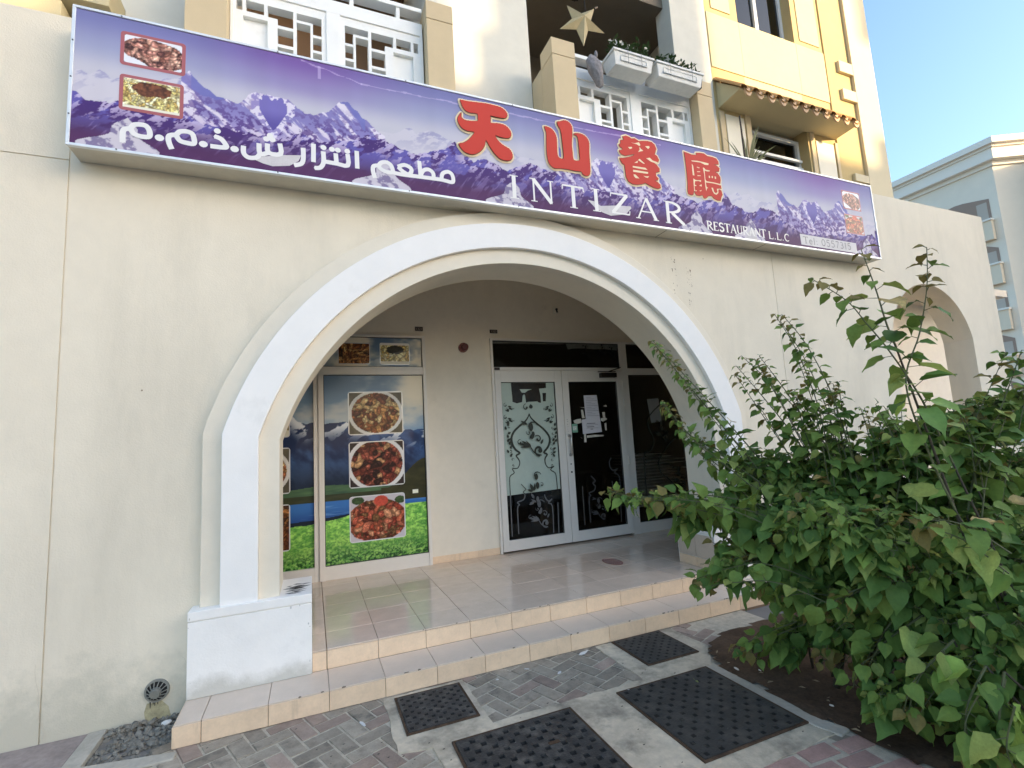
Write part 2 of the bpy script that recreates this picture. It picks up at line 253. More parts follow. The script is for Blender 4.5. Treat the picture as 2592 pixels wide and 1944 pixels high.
R_MAIN=[(0.586,0.594),(0.626,0.651),(0.697,0.574),(0.793,0.502),(0.87,0.49),(0.929,0.485),(0.998,0.574),(1.038,0.596),(1.079,0.581),(1.14,0.577),(1.213,0.588),(1.245,0.583),(1.319,0.511),(1.351,0.487),(1.417,0.507),(1.517,0.555),(1.586,0.636),(1.649,0.663),(1.696,0.608),(1.8,0.512),(1.918,0.43)]
R_FAR1=[(0.014,0.493),(0.049,0.513),(0.098,0.493),(0.146,0.533),(0.214,0.488),(0.263,0.518),(0.383,0.519),(0.586,0.594)]
R_FAR2=[(1.8,0.512),(1.918,0.43),(2.062,0.519),(2.12,0.545),(2.157,0.504),(2.261,0.553),(2.326,0.539),(2.458,0.495),(2.661,0.42),(2.933,0.411)]
R_DARK=[(0.008,0.361),(0.04,0.347),(0.089,0.315),(0.17,0.311),(0.251,0.352),(0.346,0.295),(0.475,0.313),(0.618,0.321),(0.749,0.279),(0.863,0.279),(0.999,0.271),(1.141,0.251),(1.297,0.331),(1.422,0.293),(1.589,0.326),(1.692,0.359),(1.763,0.405),(1.882,0.409),(1.966,0.386),(2.051,0.348),(2.125,0.328),(2.228,0.354),(2.307,0.383),(2.374,0.409),(2.472,0.504),(2.535,0.397),(2.63,0.357),(2.716,0.394),(2.815,0.376),(2.928,0.316),(3.051,0.388),(3.145,0.426),(3.282,0.398),(3.407,0.374),(3.593,0.251),(3.865,0.277),(4.075,0.261),(4.348,0.236),(4.677,0.383),(5.004,0.331),(5.089,0.363),(5.187,0.386),(5.317,0.366),(5.384,0.493),(5.478,0.379),(5.601,0.356),(5.645,0.312),(5.762,0.323),(5.876,0.383),(6.037,0.385),(6.127,0.356),(6.225,0.285),(6.326,0.225),(6.432,0.186),(6.633,0.177),(7.256,0.237),(7.588,0.263),(7.733,0.314),(7.787,0.252)]
R_MAIN2=[(3.407,0.374),(3.639,0.412),(3.788,0.563),(3.839,0.556),(3.981,0.581),(4.056,0.611),(4.103,0.538),(4.201,0.425),(4.364,0.385)]
R_MAIN3=[(5.87,0.423),(6.051,0.469),(6.202,0.637),(6.298,0.546),(6.399,0.476),(6.494,0.446),(6.614,0.548),(6.701,0.539),(6.764,0.559),(6.839,0.482),(6.909,0.447),(7.055,0.489),(7.189,0.607),(7.224,0.466),(7.296,0.431),(7.621,0.495),(7.715,0.461),(7.791,0.344)]
R_FAR3=[(5.335,0.407),(5.469,0.486),(5.551,0.533),(5.622,0.499),(5.729,0.53),(5.788,0.488),(5.87,0.423)]
R_WHITE=[(0.014,0.009),(0.112,0.124),(0.174,0.181),(0.271,0.246),(0.348,0.217),(0.394,0.104)]
HEARTS=[[(1.14,0.459),(1.029,0.435),(1.141,0.312)],[(3.941,0.486),(3.831,0.468),(3.93,0.374)],[(6.701,0.463),(6.603,0.45),(6.679,0.342)]]
OGEE=[[(4.703,1.874),(4.686,1.833),(4.641,1.778),(4.554,1.717),(4.49,1.664),(4.451,1.594),(4.455,1.514),(4.494,1.441),(4.546,1.398),(4.498,1.369),(4.529,1.32),(4.538,1.272),(4.506,1.219),(4.437,1.216),(4.46,1.168),(4.406,1.133),(4.394,1.072),(4.393,0.909)],[(4.703,1.874),(4.721,1.824),(4.788,1.756),(4.882,1.679),(4.95,1.594),(4.963,1.528),(4.93,1.448),(4.871,1.386),(4.914,1.359),(4.878,1.305),(4.887,1.232),(4.929,1.192),(4.995,1.208),(4.946,1.168),(5.007,1.126),(5.02,1.052),(5.024,0.92)]]
OGEE2=[[(4.393,0.909),(4.389,0.429)],[(4.528,1.029),(4.588,0.962),(4.548,0.934),(4.583,0.892),(4.559,0.84),(4.48,0.816),(4.504,0.783),(4.476,0.74),(4.474,0.449)],[(5.024,0.92),(5.007,0.4)],[(4.839,0.939),(4.85,0.843),(4.891,0.792),(4.938,0.811),(4.889,0.768),(4.94,0.724),(4.935,0.409)]]
TORN=[[(4.482,2.259),(4.961,2.256),(4.96,2.192),(4.86,2.183),(4.876,2.093),(4.877,2.006),(4.848,2.007),(4.827,2.024),(4.697,2.02),(4.671,2.011),(4.663,2.103),(4.65,2.116),(4.63,2.097),(4.618,2.019),(4.547,2.004),(4.489,2.025),(4.489,2.093),(4.484,2.178)],[(4.593,2.18),(4.761,2.178),(4.706,2.162),(4.661,2.133),(4.619,2.137)],[(4.904,2.129),(4.956,2.128),(4.944,2.022),(4.904,2.022)]]
MOTIF=[(4.419,1.959),(4.983,1.944),(4.41,1.811),(4.987,1.798),(4.692,1.952),(4.694,1.652),(4.661,1.473),(4.392,1.634),(5.032,1.604),(4.409,1.456),(4.996,1.422)]
SCRAPS=[(3.544,-0.443,0.016),(4.007,-0.412,0.03),(3.317,-0.48,0.009),(3.715,-0.591,0.02),(3.155,-1.176,0.011),(2.46,-0.588,0.02),(3.968,-1.019,0.014),(4.174,-1.581,0.012),(4.359,-1.395,0.007),(4.388,-1.103,0.03),(4.787,-1.706,0.012),(4.688,-1.155,0.02),(4.79,-1.243,0.01),(5.21,-1.63,0.02)]
STEMS=[[(4.47,-0.91,2.2),(4.61,-1.04,1.93),(4.77,-1.18,1.63),(4.94,-1.32,1.31),(5.16,-1.47,1.0)],[(4.46,-0.96,1.75),(4.6,-1.09,1.48),(4.8,-1.25,1.26),(4.99,-1.42,1.07)],[(4.07,-0.83,1.17),(4.24,-1.0,1.13),(4.45,-1.2,1.14),(4.69,-1.4,1.09),(4.94,-1.6,0.96)],[(4.43,-1.23,0.64),(4.56,-1.41,0.75),(4.72,-1.6,0.82),(4.98,-1.8,0.73)],[(4.86,-1.26,1.96),(4.95,-1.37,1.73),(5.05,-1.49,1.45),(5.14,-1.59,1.13)],[(4.92,-1.4,2.0),(5.03,-1.48,1.75),(5.13,-1.56,1.47),(5.27,-1.65,1.15)],[(4.97,-1.56,2.24),(5.04,-1.64,2.04),(5.1,-1.71,1.75),(5.12,-1.76,1.44),(5.12,-1.8,1.15)],[(4.58,-2.05,2.28),(4.7,-2.13,2.15),(4.75,-2.18,2.02),(4.81,-2.23,1.87),(4.91,-2.28,1.63),(5.0,-2.32,1.32)],[(4.81,-2.17,2.41),(4.86,-2.18,2.21),(4.89,-2.19,2.02),(4.92,-2.2,1.9)],[(5.01,-2.35,2.37),(4.96,-2.35,2.17),(4.88,-2.33,1.94),(4.77,-2.3,1.7),(4.83,-2.32,1.37),(4.88,-2.36,1.12)],[(5.17,-1.69,1.78),(5.12,-1.73,1.44),(5.09,-1.79,1.1)],[(5.36,-1.95,1.47),(5.28,-1.95,1.3),(5.18,-1.93,1.05)],[(5.83,-2.31,1.88),(5.64,-2.26,1.57),(5.44,-2.21,1.29),(5.31,-2.19,1.02)],[(5.4,-2.19,1.54),(5.39,-2.22,1.39),(5.35,-2.23,1.18)],[(4.53,-1.06,1.55),(4.69,-1.22,1.37),(4.83,-1.36,1.2)],[(5.08,-1.54,1.74),(5.11,-1.57,1.5),(5.17,-1.62,1.24)],[(5.22,-1.8,1.62),(5.22,-1.83,1.4),(5.21,-1.84,1.14)],[(4.6,-1.22,0.81),(4.74,-1.4,0.9),(4.91,-1.58,0.88)],[(4.86,-1.63,0.21),(4.86,-1.71,0.38),(4.93,-1.81,0.5),(5.11,-1.95,0.62)],[(4.67,-1.22,0.15),(4.84,-1.36,0.27),(5.01,-1.49,0.36)],[(4.86,-1.92,0.29),(4.86,-1.96,0.44),(4.96,-2.06,0.63)],[(4.77,-1.92,0.25),(4.8,-1.99,0.42),(4.97,-2.11,0.58)],[(4.68,-2.16,0.23),(4.74,-2.2,0.39),(4.87,-2.28,0.54)],[(4.7,-2.37,0.14),(4.71,-2.37,0.32),(4.82,-2.41,0.49)],[(4.79,-2.47,0.15),(4.77,-2.45,0.3),(4.82,-2.47,0.49)],[(4.61,-1.47,0.61),(4.7,-1.6,0.7),(4.87,-1.75,0.69)],[(4.68,-1.94,0.67),(4.81,-2.03,0.76),(4.97,-2.13,0.76)],[(4.72,-2.29,1.09),(4.86,-2.34,1.06),(5.01,-2.39,0.95)]]
BLOBS=[(5.08,-1.37,1.24,0.22),(4.8,-1.22,1.04,0.18),(5.17,-1.6,1.07,0.3),(4.88,-1.34,0.88,0.2),(5.42,-1.82,1.09,0.3),(5.71,-2.04,1.11,0.35),(4.97,-1.69,0.76,0.3),(5.11,-1.98,0.82,0.35),(5.37,-2.2,0.82,0.38),(6.09,-2.1,1.19,0.35),(5.15,-2.06,0.51,0.32),(5.17,-2.28,0.45,0.36),(5.09,-1.7,0.46,0.24),(5.01,-1.32,0.26,0.12),(5.11,-1.48,0.37,0.16),(5.01,-2.08,0.26,0.16),(4.98,-2.33,0.19,0.18),(5.68,-2.19,0.66,0.4),(5.11,-2.18,0.25,0.2),(5.33,-2.33,0.26,0.3),(4.91,-1.48,0.59,0.18),(5.25,-1.66,1.33,0.18),(5.45,-1.87,1.42,0.22),(5.66,-2.07,1.49,0.22),(5.92,-2.19,1.57,0.18),(4.59,-1.02,1.0,0.09),(4.77,-1.21,1.02,0.13),(4.56,-1.3,0.73,0.08),(4.73,-1.73,1.0,0.2),(4.8,-1.98,0.98,0.22),(5.0,-1.23,1.3,0.13),(5.1,-2.39,0.63,0.25),(4.78,-2.04,0.23,0.1),(4.87,-2.45,0.17,0.12)]
# ------------------------------------------------------------------ materials
cream=mat('cream plaster',(.79,.715,.575),.85,.9,.05,.35,120,.25,stain=((.55,.50,.40),(1.6,1.6,.35),.50,.80,.6),grime=((.47,.45,.36),0.0,.5,.65))
cream2=mat('cream plaster plain',(.78,.71,.58),.85,1.3,.05,.2,140,.25)
white=mat('white painted plaster',(.90,.875,.835),.8,1.5,.03,.2,120,.25,stain=((.55,.54,.5),(3,3,2),.6,.8,.35))
white_base=mat('white painted plinth',(.89,.865,.82),.8,1.5,.05,.3,90,.25,stain=((.5,.49,.46),(4,4,5),.62,.85,.35),grime=((.42,.40,.33),.119,.26,.6))
porchw=mat('porch wall paint',(.84,.76,.63),.8,1.6,.05,.15,120,.3,stain=((.48,.42,.33),(3,3,3),.6,.8,.3))
yellow=mat('yellow plaster',(.54,.41,.20),.85,1.2,.05,.2,120,.2)
pale_yellow=mat('pale yellow plaster panel',(.58,.50,.31),.85,1.2,.04,.2,120,.2)
beige=mat('beige plaster',(.62,.50,.32),.85,1.2,.05,.2,120,.2)
greyw=mat('grey white plaster',(.66,.64,.56),.85,.9,.07,.2,120,.2,stain=((.5,.47,.38),(1.5,1.5,.6),.55,.8,.4))
offw=mat('far wall white',(.74,.73,.67),.85,.6,.05,.15,60,.2)
lattice_white=mat('white lattice paint',(.82,.83,.81),.6,2,.04,.1,80,.4,stain=((.5,.46,.38),(6,6,6),.62,.8,.4))
alu=mat('white aluminium frame',(.80,.75,.68),.38,3,.03,0,60,.5)
alu_sign=mat('sign trim aluminium',(.74,.76,.77),.35,4,.05,0,60,.5,metal=.25)
sign_under=mat('sign soffit panel',(.60,.56,.46),.55,2,.08,0,60,.4)
brown=mat('dark brown ceiling',(.10,.068,.042),.7,1,.1)
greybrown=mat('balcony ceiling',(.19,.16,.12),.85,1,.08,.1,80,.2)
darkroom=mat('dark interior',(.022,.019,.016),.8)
black=mat('black rubber',(.012,.012,.013),.6)
tile_top=mat('glazed beige floor tile',(.75,.60,.47),.13,9,.07,.03,30,.6,rnd_a=.06)
tile_tread=mat('glazed tread tile',(.72,.585,.465),.35,9,.05,.06,30,.45,rnd_a=.05)
tile_riser=mat('peach riser tile',(.84,.635,.44),.38,10,.09,.05,30,.4,rnd_a=.05,stain=((.38,.29,.2),(14,14,3),.6,.8,.5))
grout=mat('brown tile grout',(.26,.18,.12),.9)
paver_m=mat('grey concrete paver',(.35,.30,.235),.9,14,.22,.6,160,.2,rnd_a=.22,stain=((.10,.09,.075),(9,9,9),.52,.70,.7))
paver_warm=mat('brownish concrete paver',(.36,.275,.22),.9,14,.22,.6,160,.2,rnd_a=.2,stain=((.05,.04,.035),(26,26,26),.66,.74,.7))
paver_red=mat('red concrete paver',(.42,.27,.23),.9,12,.2,.6,150,.2,rnd_a=.12,stain=((.30,.25,.21),(7,7,7),.55,.75,.5))
joint_sand=mat('pale jointing mortar',(.52,.46,.36),.95,20,.25,.6,200,.1)
concrete=mat('worn concrete',(.60,.515,.39),.92,3,.24,.9,90,.2,stain=((.17,.15,.12),(4,4,4),.48,.66,.75))
kerbm=mat('grey kerb concrete',(.46,.42,.35),.92,5,.2,.6,90,.2)
iron=mat('dark cast iron cover',(.040,.040,.040),.55,18,.4,.9,120,.4,stain=((.15,.14,.125),(13,13,13),.50,.68,.7))
iron2=mat('dusty cast iron cover',(.042,.042,.040),.6,9,.35,.9,110,.35,stain=((.11,.10,.085),(7,7,7),.48,.7,.7))
rust=mat('rusty steel frame',(.085,.055,.036),.85,20,.4,.6,150,.2)
soil=mat('brown garden soil',(.10,.066,.044),.97,6,.4,1.0,60,.1,stain=((.13,.08,.05),(12,12,12),.55,.75,.6))
stone=mat('grey gravel stone',(.23,.215,.18),.9,16,.35,.5,90,.2)
granite=mat('brown paving slab',(.34,.28,.25),.9,5,.25,.5,120,.2)
# ------------------------------------------------------------------ ground
gb=MB(); gb.add([(-600,-600,-.02),(900,-600,-.02),(900,900,-.02),(-600,900,-.02)],[(0,1,2,3)])
tag(gb.build('ground',mat('pavement field',(.20,.19,.175),.95,.6,.15,.4,60,.2)),kind='structure')
pav=MB(); pav.add([(1.0,-3.2,-.004),(4.75,-3.2,-.004),(4.75,-1.0,-.004),(5.6,-.75,-.004),(5.6,-.34,-.004),(1.0,-.34,-.004)],[(0,1,2,3,4,5)])
pavement=tag(pav.build('pavement',joint_sand),kind='structure')
# herringbone pavers, one object each
bl,bw=.198,.098
bme=MB(); g=.004
bme.hexa([(-bl/2+g/2,-bw/2+g/2,-.06),(bl/2-g/2,-bw/2+g/2,-.06),(bl/2-g/2,bw/2-g/2,-.06),(-bl/2+g/2,bw/2-g/2,-.06)],
         [(-bl/2+g,-bw/2+g,0),(bl/2-g,-bw/2+g,0),(bl/2-g,bw/2-g,0),(-bl/2+g,bw/2-g,0)])
brick_me=bme.mesh('brick'); bm=bmesh.new(); bm.from_mesh(brick_me)
bmesh.ops.bevel(bm,geom=[e for e in bm.edges if all(v.co.z>-.01 for v in e.verts)],offset=.004,segments=2,affect='EDGES'); bm.to_mesh(brick_me); bm.free()
brick_me.materials.append(paver_m); brick_me2=brick_me.copy(); brick_me2.materials.clear(); brick_me2.materials.append(paver_warm)
brick_me3=brick_me.copy(); brick_me3.materials.clear(); brick_me3.materials.append(paver_red)
ang=R(22); ca,sa=math.cos(ang),math.sin(ang)
def in_slab(x,y):
    return (2.62<x<3.10 and -.93<y<-.36) or (2.78<x<4.66 and -1.80<y<-.955) or (4.17<x<4.80 and -.99<y<-.36)
o0=Vector((3.417,-.621)); cnt=0
for i in range(-26,27):
    for j in range(-26,27):
        for k in (0,1):
            # herringbone unit of step width bw: horizontal + vertical brick
            a=(i*1.0+j*-1.0)*bw+ (j*0)*bw; 
            u0=i*bw*1.0+j*bw*2.0; v0=i*bw*1.0-j*bw*2.0
            if k==0: cu,cv,rot=u0+bl/2,v0+bw/2,0
            else: cu,cv,rot=u0+bw*.5-bw*0,v0+bw+bl/2,math.pi/2
            x=o0.x+cu*ca-cv*sa; y=o0.y+cu*sa+cv*ca
            if not(1.42<x<5.0 and -2.3<y<-.27): continue
            # only what the camera can see
            fwd=(x-2.2035)*_f.x+(y+3.6973)*_f.y+(-1.5373)*_f.z
            rr=(x-2.2035)*_r.x+(y+3.6973)*_r.y+(-1.5373)*_r.z; uu=(x-2.2035)*_u.x+(y+3.6973)*_u.y+(-1.5373)*_u.z
            if fwd<.3 or abs(rr/fwd)>1.16 or uu/fwd<-.90: continue
            if in_slab(x,y) or (x>4.70 and y<-.95): continue
            if x>4.05 and y<-1.84: continue
            warm=rnd.random()<(.55 if (x<3.0 and y<-.95) or x>4.8 else .16)
            o=link('brick',brick_me2 if warm else brick_me,pavement,None,(x,y,rnd.uniform(-.0025,.0015)))
            o.rotation_euler=(rnd.uniform(-.008,.008),rnd.uniform(-.008,.008),ang+rot+rnd.uniform(-.012,.012)); cnt+=1
for (x,y,rz) in [(4.19,-1.90,-.06),(4.41,-1.895,-.06),(4.62,-1.93,-.06),(4.10,-1.995,-.06),(4.31,-2.0,-.06),(4.52,-2.02,-.06),(4.2,-2.1,-.06),(4.41,-2.11,-.06),(4.62,-2.13,-.06)]:
    o=link('brick',brick_me3,pavement,None,(x,y,rnd.uniform(0,.002))); o.rotation_euler=(0,0,rz+rnd.uniform(-.01,.01))
# concrete surrounds (top just proud of the pavers)
def slab(name,poly,z,m,label=None):
    return tag(MB().prism(poly,'z',z-.07,z).build(name,m,None,.004),kind='structure')
def wob(poly,a=.012,step=.07):
    out=[]
    for i in range(len(poly)):
        p=Vector(poly[i]);q=Vector(poly[(i+1)%len(poly)]); n=max(1,int((q-p).length/step))
        for k in range(n):
            r=p.lerp(q,k/n); out.append((r.x+rnd.uniform(-a,a),r.y+rnd.uniform(-a,a)))
    return out
slab('concrete_surround',wob([(2.60,-.37),(3.115,-.37),(3.12,-.93),(4.13,-.935),(4.13,-.37),(4.82,-.37),(4.83,-.76),(4.66,-.97),(4.655,-1.72),(4.70,-1.84),(4.52,-1.845),(4.08,-1.86),(2.9,-1.86),(2.86,-1.25),(2.79,-1.20),(2.765,-1.0),(2.60,-.965)],.007),.004,concrete)
soilp=wob([(4.67,-.98),(4.80,-.80),(5.02,-.72),(8.5,-.36),(9,-3.6),(5.4,-3.6),(4.86,-2.5),(4.72,-2.17),(4.69,-1.94),(4.655,-1.75),(4.66,-1.3)],.012)
# soil as a bumpy grid clipped to the bed outline
from mathutils import geometry as mg
def inside(p,poly):
    x,y=p;c=False;n=len(poly)
    for i in range(n):
        a=poly[i];b=poly[i-1]
        if (a[1]>y)!=(b[1]>y) and x<(b[0]-a[0])*(y-a[1])/(b[1]-a[1])+a[0]: c=not c
    return c
sm=MB(); st=.045; idx={}
def sv(i,j):
    if (i,j) not in idx:
        x=4.6+i*st;y=-3.6+j*st; e=min(1,max(0,(x-4.66)/.25))
        z=.006+.05*e*noise.noise(Vector((x*2.3,y*2.3,1)))+.018*noise.noise(Vector((x*14,y*14,3)))+.02*e
        idx[(i,j)]=len(sm.v); sm.v.append((x,y,z))
    return idx[(i,j)]
for i in range(80):
    for j in range(66):
        if inside((4.6+(i+.5)*st,-3.6+(j+.5)*st),soilp): sm.f.append((sv(i,j),sv(i+1,j),sv(i+1,j+1),sv(i,j+1)))
tag(sm.build('soil',soil,smooth=True),kind='structure')
# narrow raised concrete edge beside the bed
eb=MB().prism(wob([(4.575,-1.02),(4.655,-.99),(4.655,-1.72),(4.70,-1.85),(4.62,-1.87),(4.575,-1.76)],.006),'z',-.03,.009)
tag(eb.build('kerb',kerbm,None,.004),kind='structure')
# left: slab by the wall, kerb strips, gravel pocket
tag(MB().box(-3,.998,-2.5,.079,-.06,.004).build('path',granite,None,.004),kind='structure')
tag(MB().prism([(1.0,.075),(1.09,.075),(1.095,-.31),(1.53,-.395),(1.53,-.46),(1.0,-.46)],'z',-.07,.010).build('kerb',kerbm,None,.006),kind='structure')
gs=MB(); gs.box(1.09,1.499,-.40,.079,-.09,-.05)
for i in range(900):
    x=rnd.uniform(1.10,1.495);y=rnd.uniform(-.385,.07); s=rnd.uniform(.010,.022)
    if y<-.30-(x-1.09)*.2+.01: continue
    base=[]; zc=-.045+rnd.random()*.035+ (.02 if y>0 else 0)
    c=Vector((x,y,zc)); rot=Matrix.Rotation(rnd.uniform(0,6.3),3,Vector((rnd.random(),rnd.random(),rnd.random()+.1)).normalized())
    vs=[]
    for v in [(1,0,0),(-1,0,0),(0,1,0),(0,-1,0),(0,0,1),(0,0,-1),(.7,.7,.5),(-.7,-.6,.5),(.6,-.7,-.4),(-.6,.7,-.5)]:
        q=Vector(v); q=Vector((q.x*s*rnd.uniform(.8,1.3),q.y*s*rnd.uniform(.6,1),q.z*s*rnd.uniform(.5,.8))); vs.append(c+rot@q)
    gs.add(vs,[(0,6,4),(6,2,4),(2,1,4),(1,7,4),(7,3,4),(3,0,4),(0,8,3),(8,5,3),(3,5,1),(1,5,9),(9,5,2),(2,5,0),(0,5,8),(1,9,2),(0,2,6),(1,3,7)])
tag(gs.build('gravel',stone),kind='stuff')
# ------------------------------------------------------------------ inspection covers
pocket=mat('near-black pocket floor',(.014,.014,.013),.9,9,.6,stain=((.12,.11,.09),(9,9,9),.56,.66,.7))  # recess shade painted as near-black pocket floors, with random dusty patches
def cover(x0,x1,y0,y1,label,m,cell,hole,depth,phase=0):
    t=thing('manhole_cover',((x0+x1)/2,(y0+y1)/2,0),label,'manhole cover','square iron inspection covers in the pavement')
    f=MB(); e=.012
    f.box(x0-e,x1+e,y0-e,y0,-.03,.012).box(x0-e,x1+e,y1,y1+e,-.03,.012).box(x0-e,x0,y0,y1,-.03,.0118).box(x1,x1+e,y0,y1,-.03,.0118)
    f.build('frame',rust,t)
    nx=int((x1-x0-.006)/cell); ny=int((y1-y0-.006)/cell); p=MB(); zt=.014
    ox=(x1+x0)/2-nx*cell/2; oy=(y0+y1)/2-ny*cell/2
    xs0=x0+.003; xs1=x1-.003; ys0=y0+.003; ys1=y1-.003
    pk=MB()
    # rim strips
    p.box(xs0,xs1,ys0,oy,-.02,zt).box(xs0,xs1,oy+ny*cell,ys1,-.02,zt).box(xs0,ox,oy,oy+ny*cell,-.02,zt).box(ox+nx*cell,xs1,oy,oy+ny*cell,-.02,zt)
    for i in range(nx):
        for j in range(ny):
            a=ox+i*cell;b=oy+j*cell
            if (i+j+phase)%2==0:
                h=(cell-hole)/2; X=[a,a+h,a+cell-h,a+cell];Y=[b,b+h,b+cell-h,b+cell]
                k=len(p.v)
                for yy in Y:
                    for xx in X: p.v.append((xx,yy,zt))
                for q in ((1,1),(1,2),(2,2),(2,1)): p.v.append((X[q[0]],Y[q[1]],zt-depth))
                G=lambda c,r:k+r*4+c
                for r in range(3):
                    for c in range(3):
                        if (r,c)!=(1,1): p.f.append((G(c,r),G(c+1,r),G(c+1,r+1),G(c,r+1)))
                d=k+16; cs=[G(1,1),G(1,2),G(2,2),G(2,1)]
                for q in range(4): p.f.append((cs[q],cs[(q+1)%4],d+(q+1)%4,d+q))
                pk.add([p.v[d+q] for q in range(4)],[(0,1,2,3)])
            else: p.add([(a,b,zt),(a+cell,b,zt),(a+cell,b+cell,zt),(a,b+cell,zt)],[(0,1,2,3)])
    p.build('plate',m,t)
    tag(pk.build('pocket',pocket,t),kind='stuff')
    return t
cover(2.676,3.066,-.828,-.422,'small scuffed dark iron cover close to the lower step, left of the other covers',iron,.034,.022,.0035)
mh=cover(2.877,3.553,-1.66,-1.024,'iron cover with deep black square pockets, cut by the bottom edge of the photo',iron,.046,.031,.0095,1)
cover(4.28,4.69,-.80,-.384,'small smooth dusty dark cover at the foot of the steps beside the planting bed',iron2,.036,.02,.0015)
cover(3.895,4.566,-1.714,-1.016,'large dusty dark cover with a yellow leaf on it, beside the planting bed',iron2,.046,.026,.004)
for cx_,cy_ in ((3.33,-1.27),(3.0,-1.5)): B('key_slot',rust,mh,cx_-.03,cx_+.03,cy_-.012,cy_+.012,.0145,.017)
ll=MB(); rq=random.Random(12)
for k in range(46):
    x=rq.uniform(4.68,5.9);y=rq.uniform(-2.3,-.8); s=rq.uniform(.008,.026); a=rq.uniform(0,6.28); z=.022+rq.uniform(0,.01); c_,s_=math.cos(a)*s,math.sin(a)*s
    ll.add([(x-c_,y-s_,z),(x+s_*.45,y-c_*.45,z+.006),(x+c_,y+s_,z+rq.uniform(0,.01)),(x-s_*.45,y+c_*.45,z+.004)],[(0,1,2,3)])
tag(ll.build('leaf_litter',mat('dry tan leaf litter',(.30,.22,.13),.8,30,.4),None),kind='stuff')
# ------------------------------------------------------------------ steps and porch floor
ZL,ZU=.119,.2455; YL,YU,YB=-.35,-.037,1.85
steps=thing('entrance_steps',(4,-.2,0),'two low tiled steps and glossy beige tiled porch floor under the big arch','steps')
MB().box(1.503,8.0,YL+.008,YU+.02,-.05,ZL-.008).build('bed',grout,steps)
MB().box(2.0,11.3,YU+.008,YB+.1,-.05,ZU-.008).build('bed',grout,steps)
GP=.003; T=.33
def tmesh(w_,d_,h_,m,nm):
    me=MB().box(-w_/2,w_/2,-d_/2,d_/2,-h_/2,h_/2).mesh(nm); bm=bmesh.new(); bm.from_mesh(me); bmesh.ops.bevel(bm,geom=bm.edges[:],offset=.0015,segments=1,affect='EDGES'); bm.to_mesh(me); bm.free(); me.materials.append(m); return me
ft=tmesh(T-GP,T-GP,.01,tile_top,'tile'); jx0=2.289
def jit(a): return rnd.uniform(-a,a)
for i in range(0,14):
    for j in range(6):
        x=jx0+T*i+T/2; y=YU+T*j+T/2
        o=link('tile',ft,steps,None,(x,y-(.0),ZU-.005+jit(.0004)))
sl=tmesh(.086,T-GP,.01,tile_top,'tile')
for j in range(6): link('tile',sl,steps,None,(2.242,YU+T*j+T/2,ZU-.005))
link('tile',tmesh(4.4,1.8,.01,tile_top,'tile'),steps,None,(9.1,YU+.93,ZU-.006))
rt=tmesh(T-GP,.01,ZU-ZL-.012,tile_riser,'riser_tile'); rtl=tmesh(T-GP,.01,ZL-.012,tile_riser,'riser_tile'); tt=tmesh(T-GP,YU-YL-.004,.01,tile_tread,'tread_tile')
tn=tmesh(.086,.01,ZU-ZL-.012,tile_riser,'riser_tile'); link('riser_tile',tn,steps,None,(2.242,YU+.004,(ZU+ZL)/2-.006))
for i in range(0,14): link('riser_tile',rt,steps,None,(jx0+T*i+T/2,YU+.004+jit(.0006),(ZU+ZL)/2-.006))
# nose strips (bullnose edge a touch proud)
for i in range(-2,16):
    x=2.292+T*i+T/2
    link('riser_tile',rtl,steps,None,(x,YL+.004+jit(.0008),ZL/2-.004)); link('tread_tile',tt,steps,None,(x,(YL+YU)/2-.001,ZL-.005+jit(.0005)))
link('riser_tile',tmesh(.126,.01,ZL-.012,tile_riser,'riser_tile'),steps,None,(1.567,YL+.004,ZL/2-.004)); link('tread_tile',tmesh(.126,YU-YL-.004,.01,tile_tread,'tread_tile'),steps,None,(1.567,(YL+YU)/2-.001,ZL-.005))
link('riser_tile',tmesh(.01,YU-YL+.1,ZL-.012,tile_riser,'riser_tile'),steps,None,(1.500,(YL+YU)/2+.05,ZL/2-.004))

chips=MB(); rq=random.Random(8)
for k in range(26):
    low=rq.random()<.55; x=rq.uniform(1.6,6.2); y,z=(YL,ZL) if low else (YU,ZU); l=rq.uniform(.006,.028); h=rq.uniform(.002,.006)
    chips.hexa([(x,y-.0022,z-h),(x+l,y-.0022,z-h*.5),(x+l*.9,y+.004,z-h*.5),(x+l*.1,y+.004,z-h)],[(x-.002,y-.0022,z+.0006),(x+l+.003,y-.0022,z+.0006),(x+l,y+h,z+.0008),(x+l*.2,y+h*1.4,z+.0008)])
tag(chips.build('chipped_edge',mat('chipped tile edge',(.20,.15,.11),.95),steps),kind='stuff')
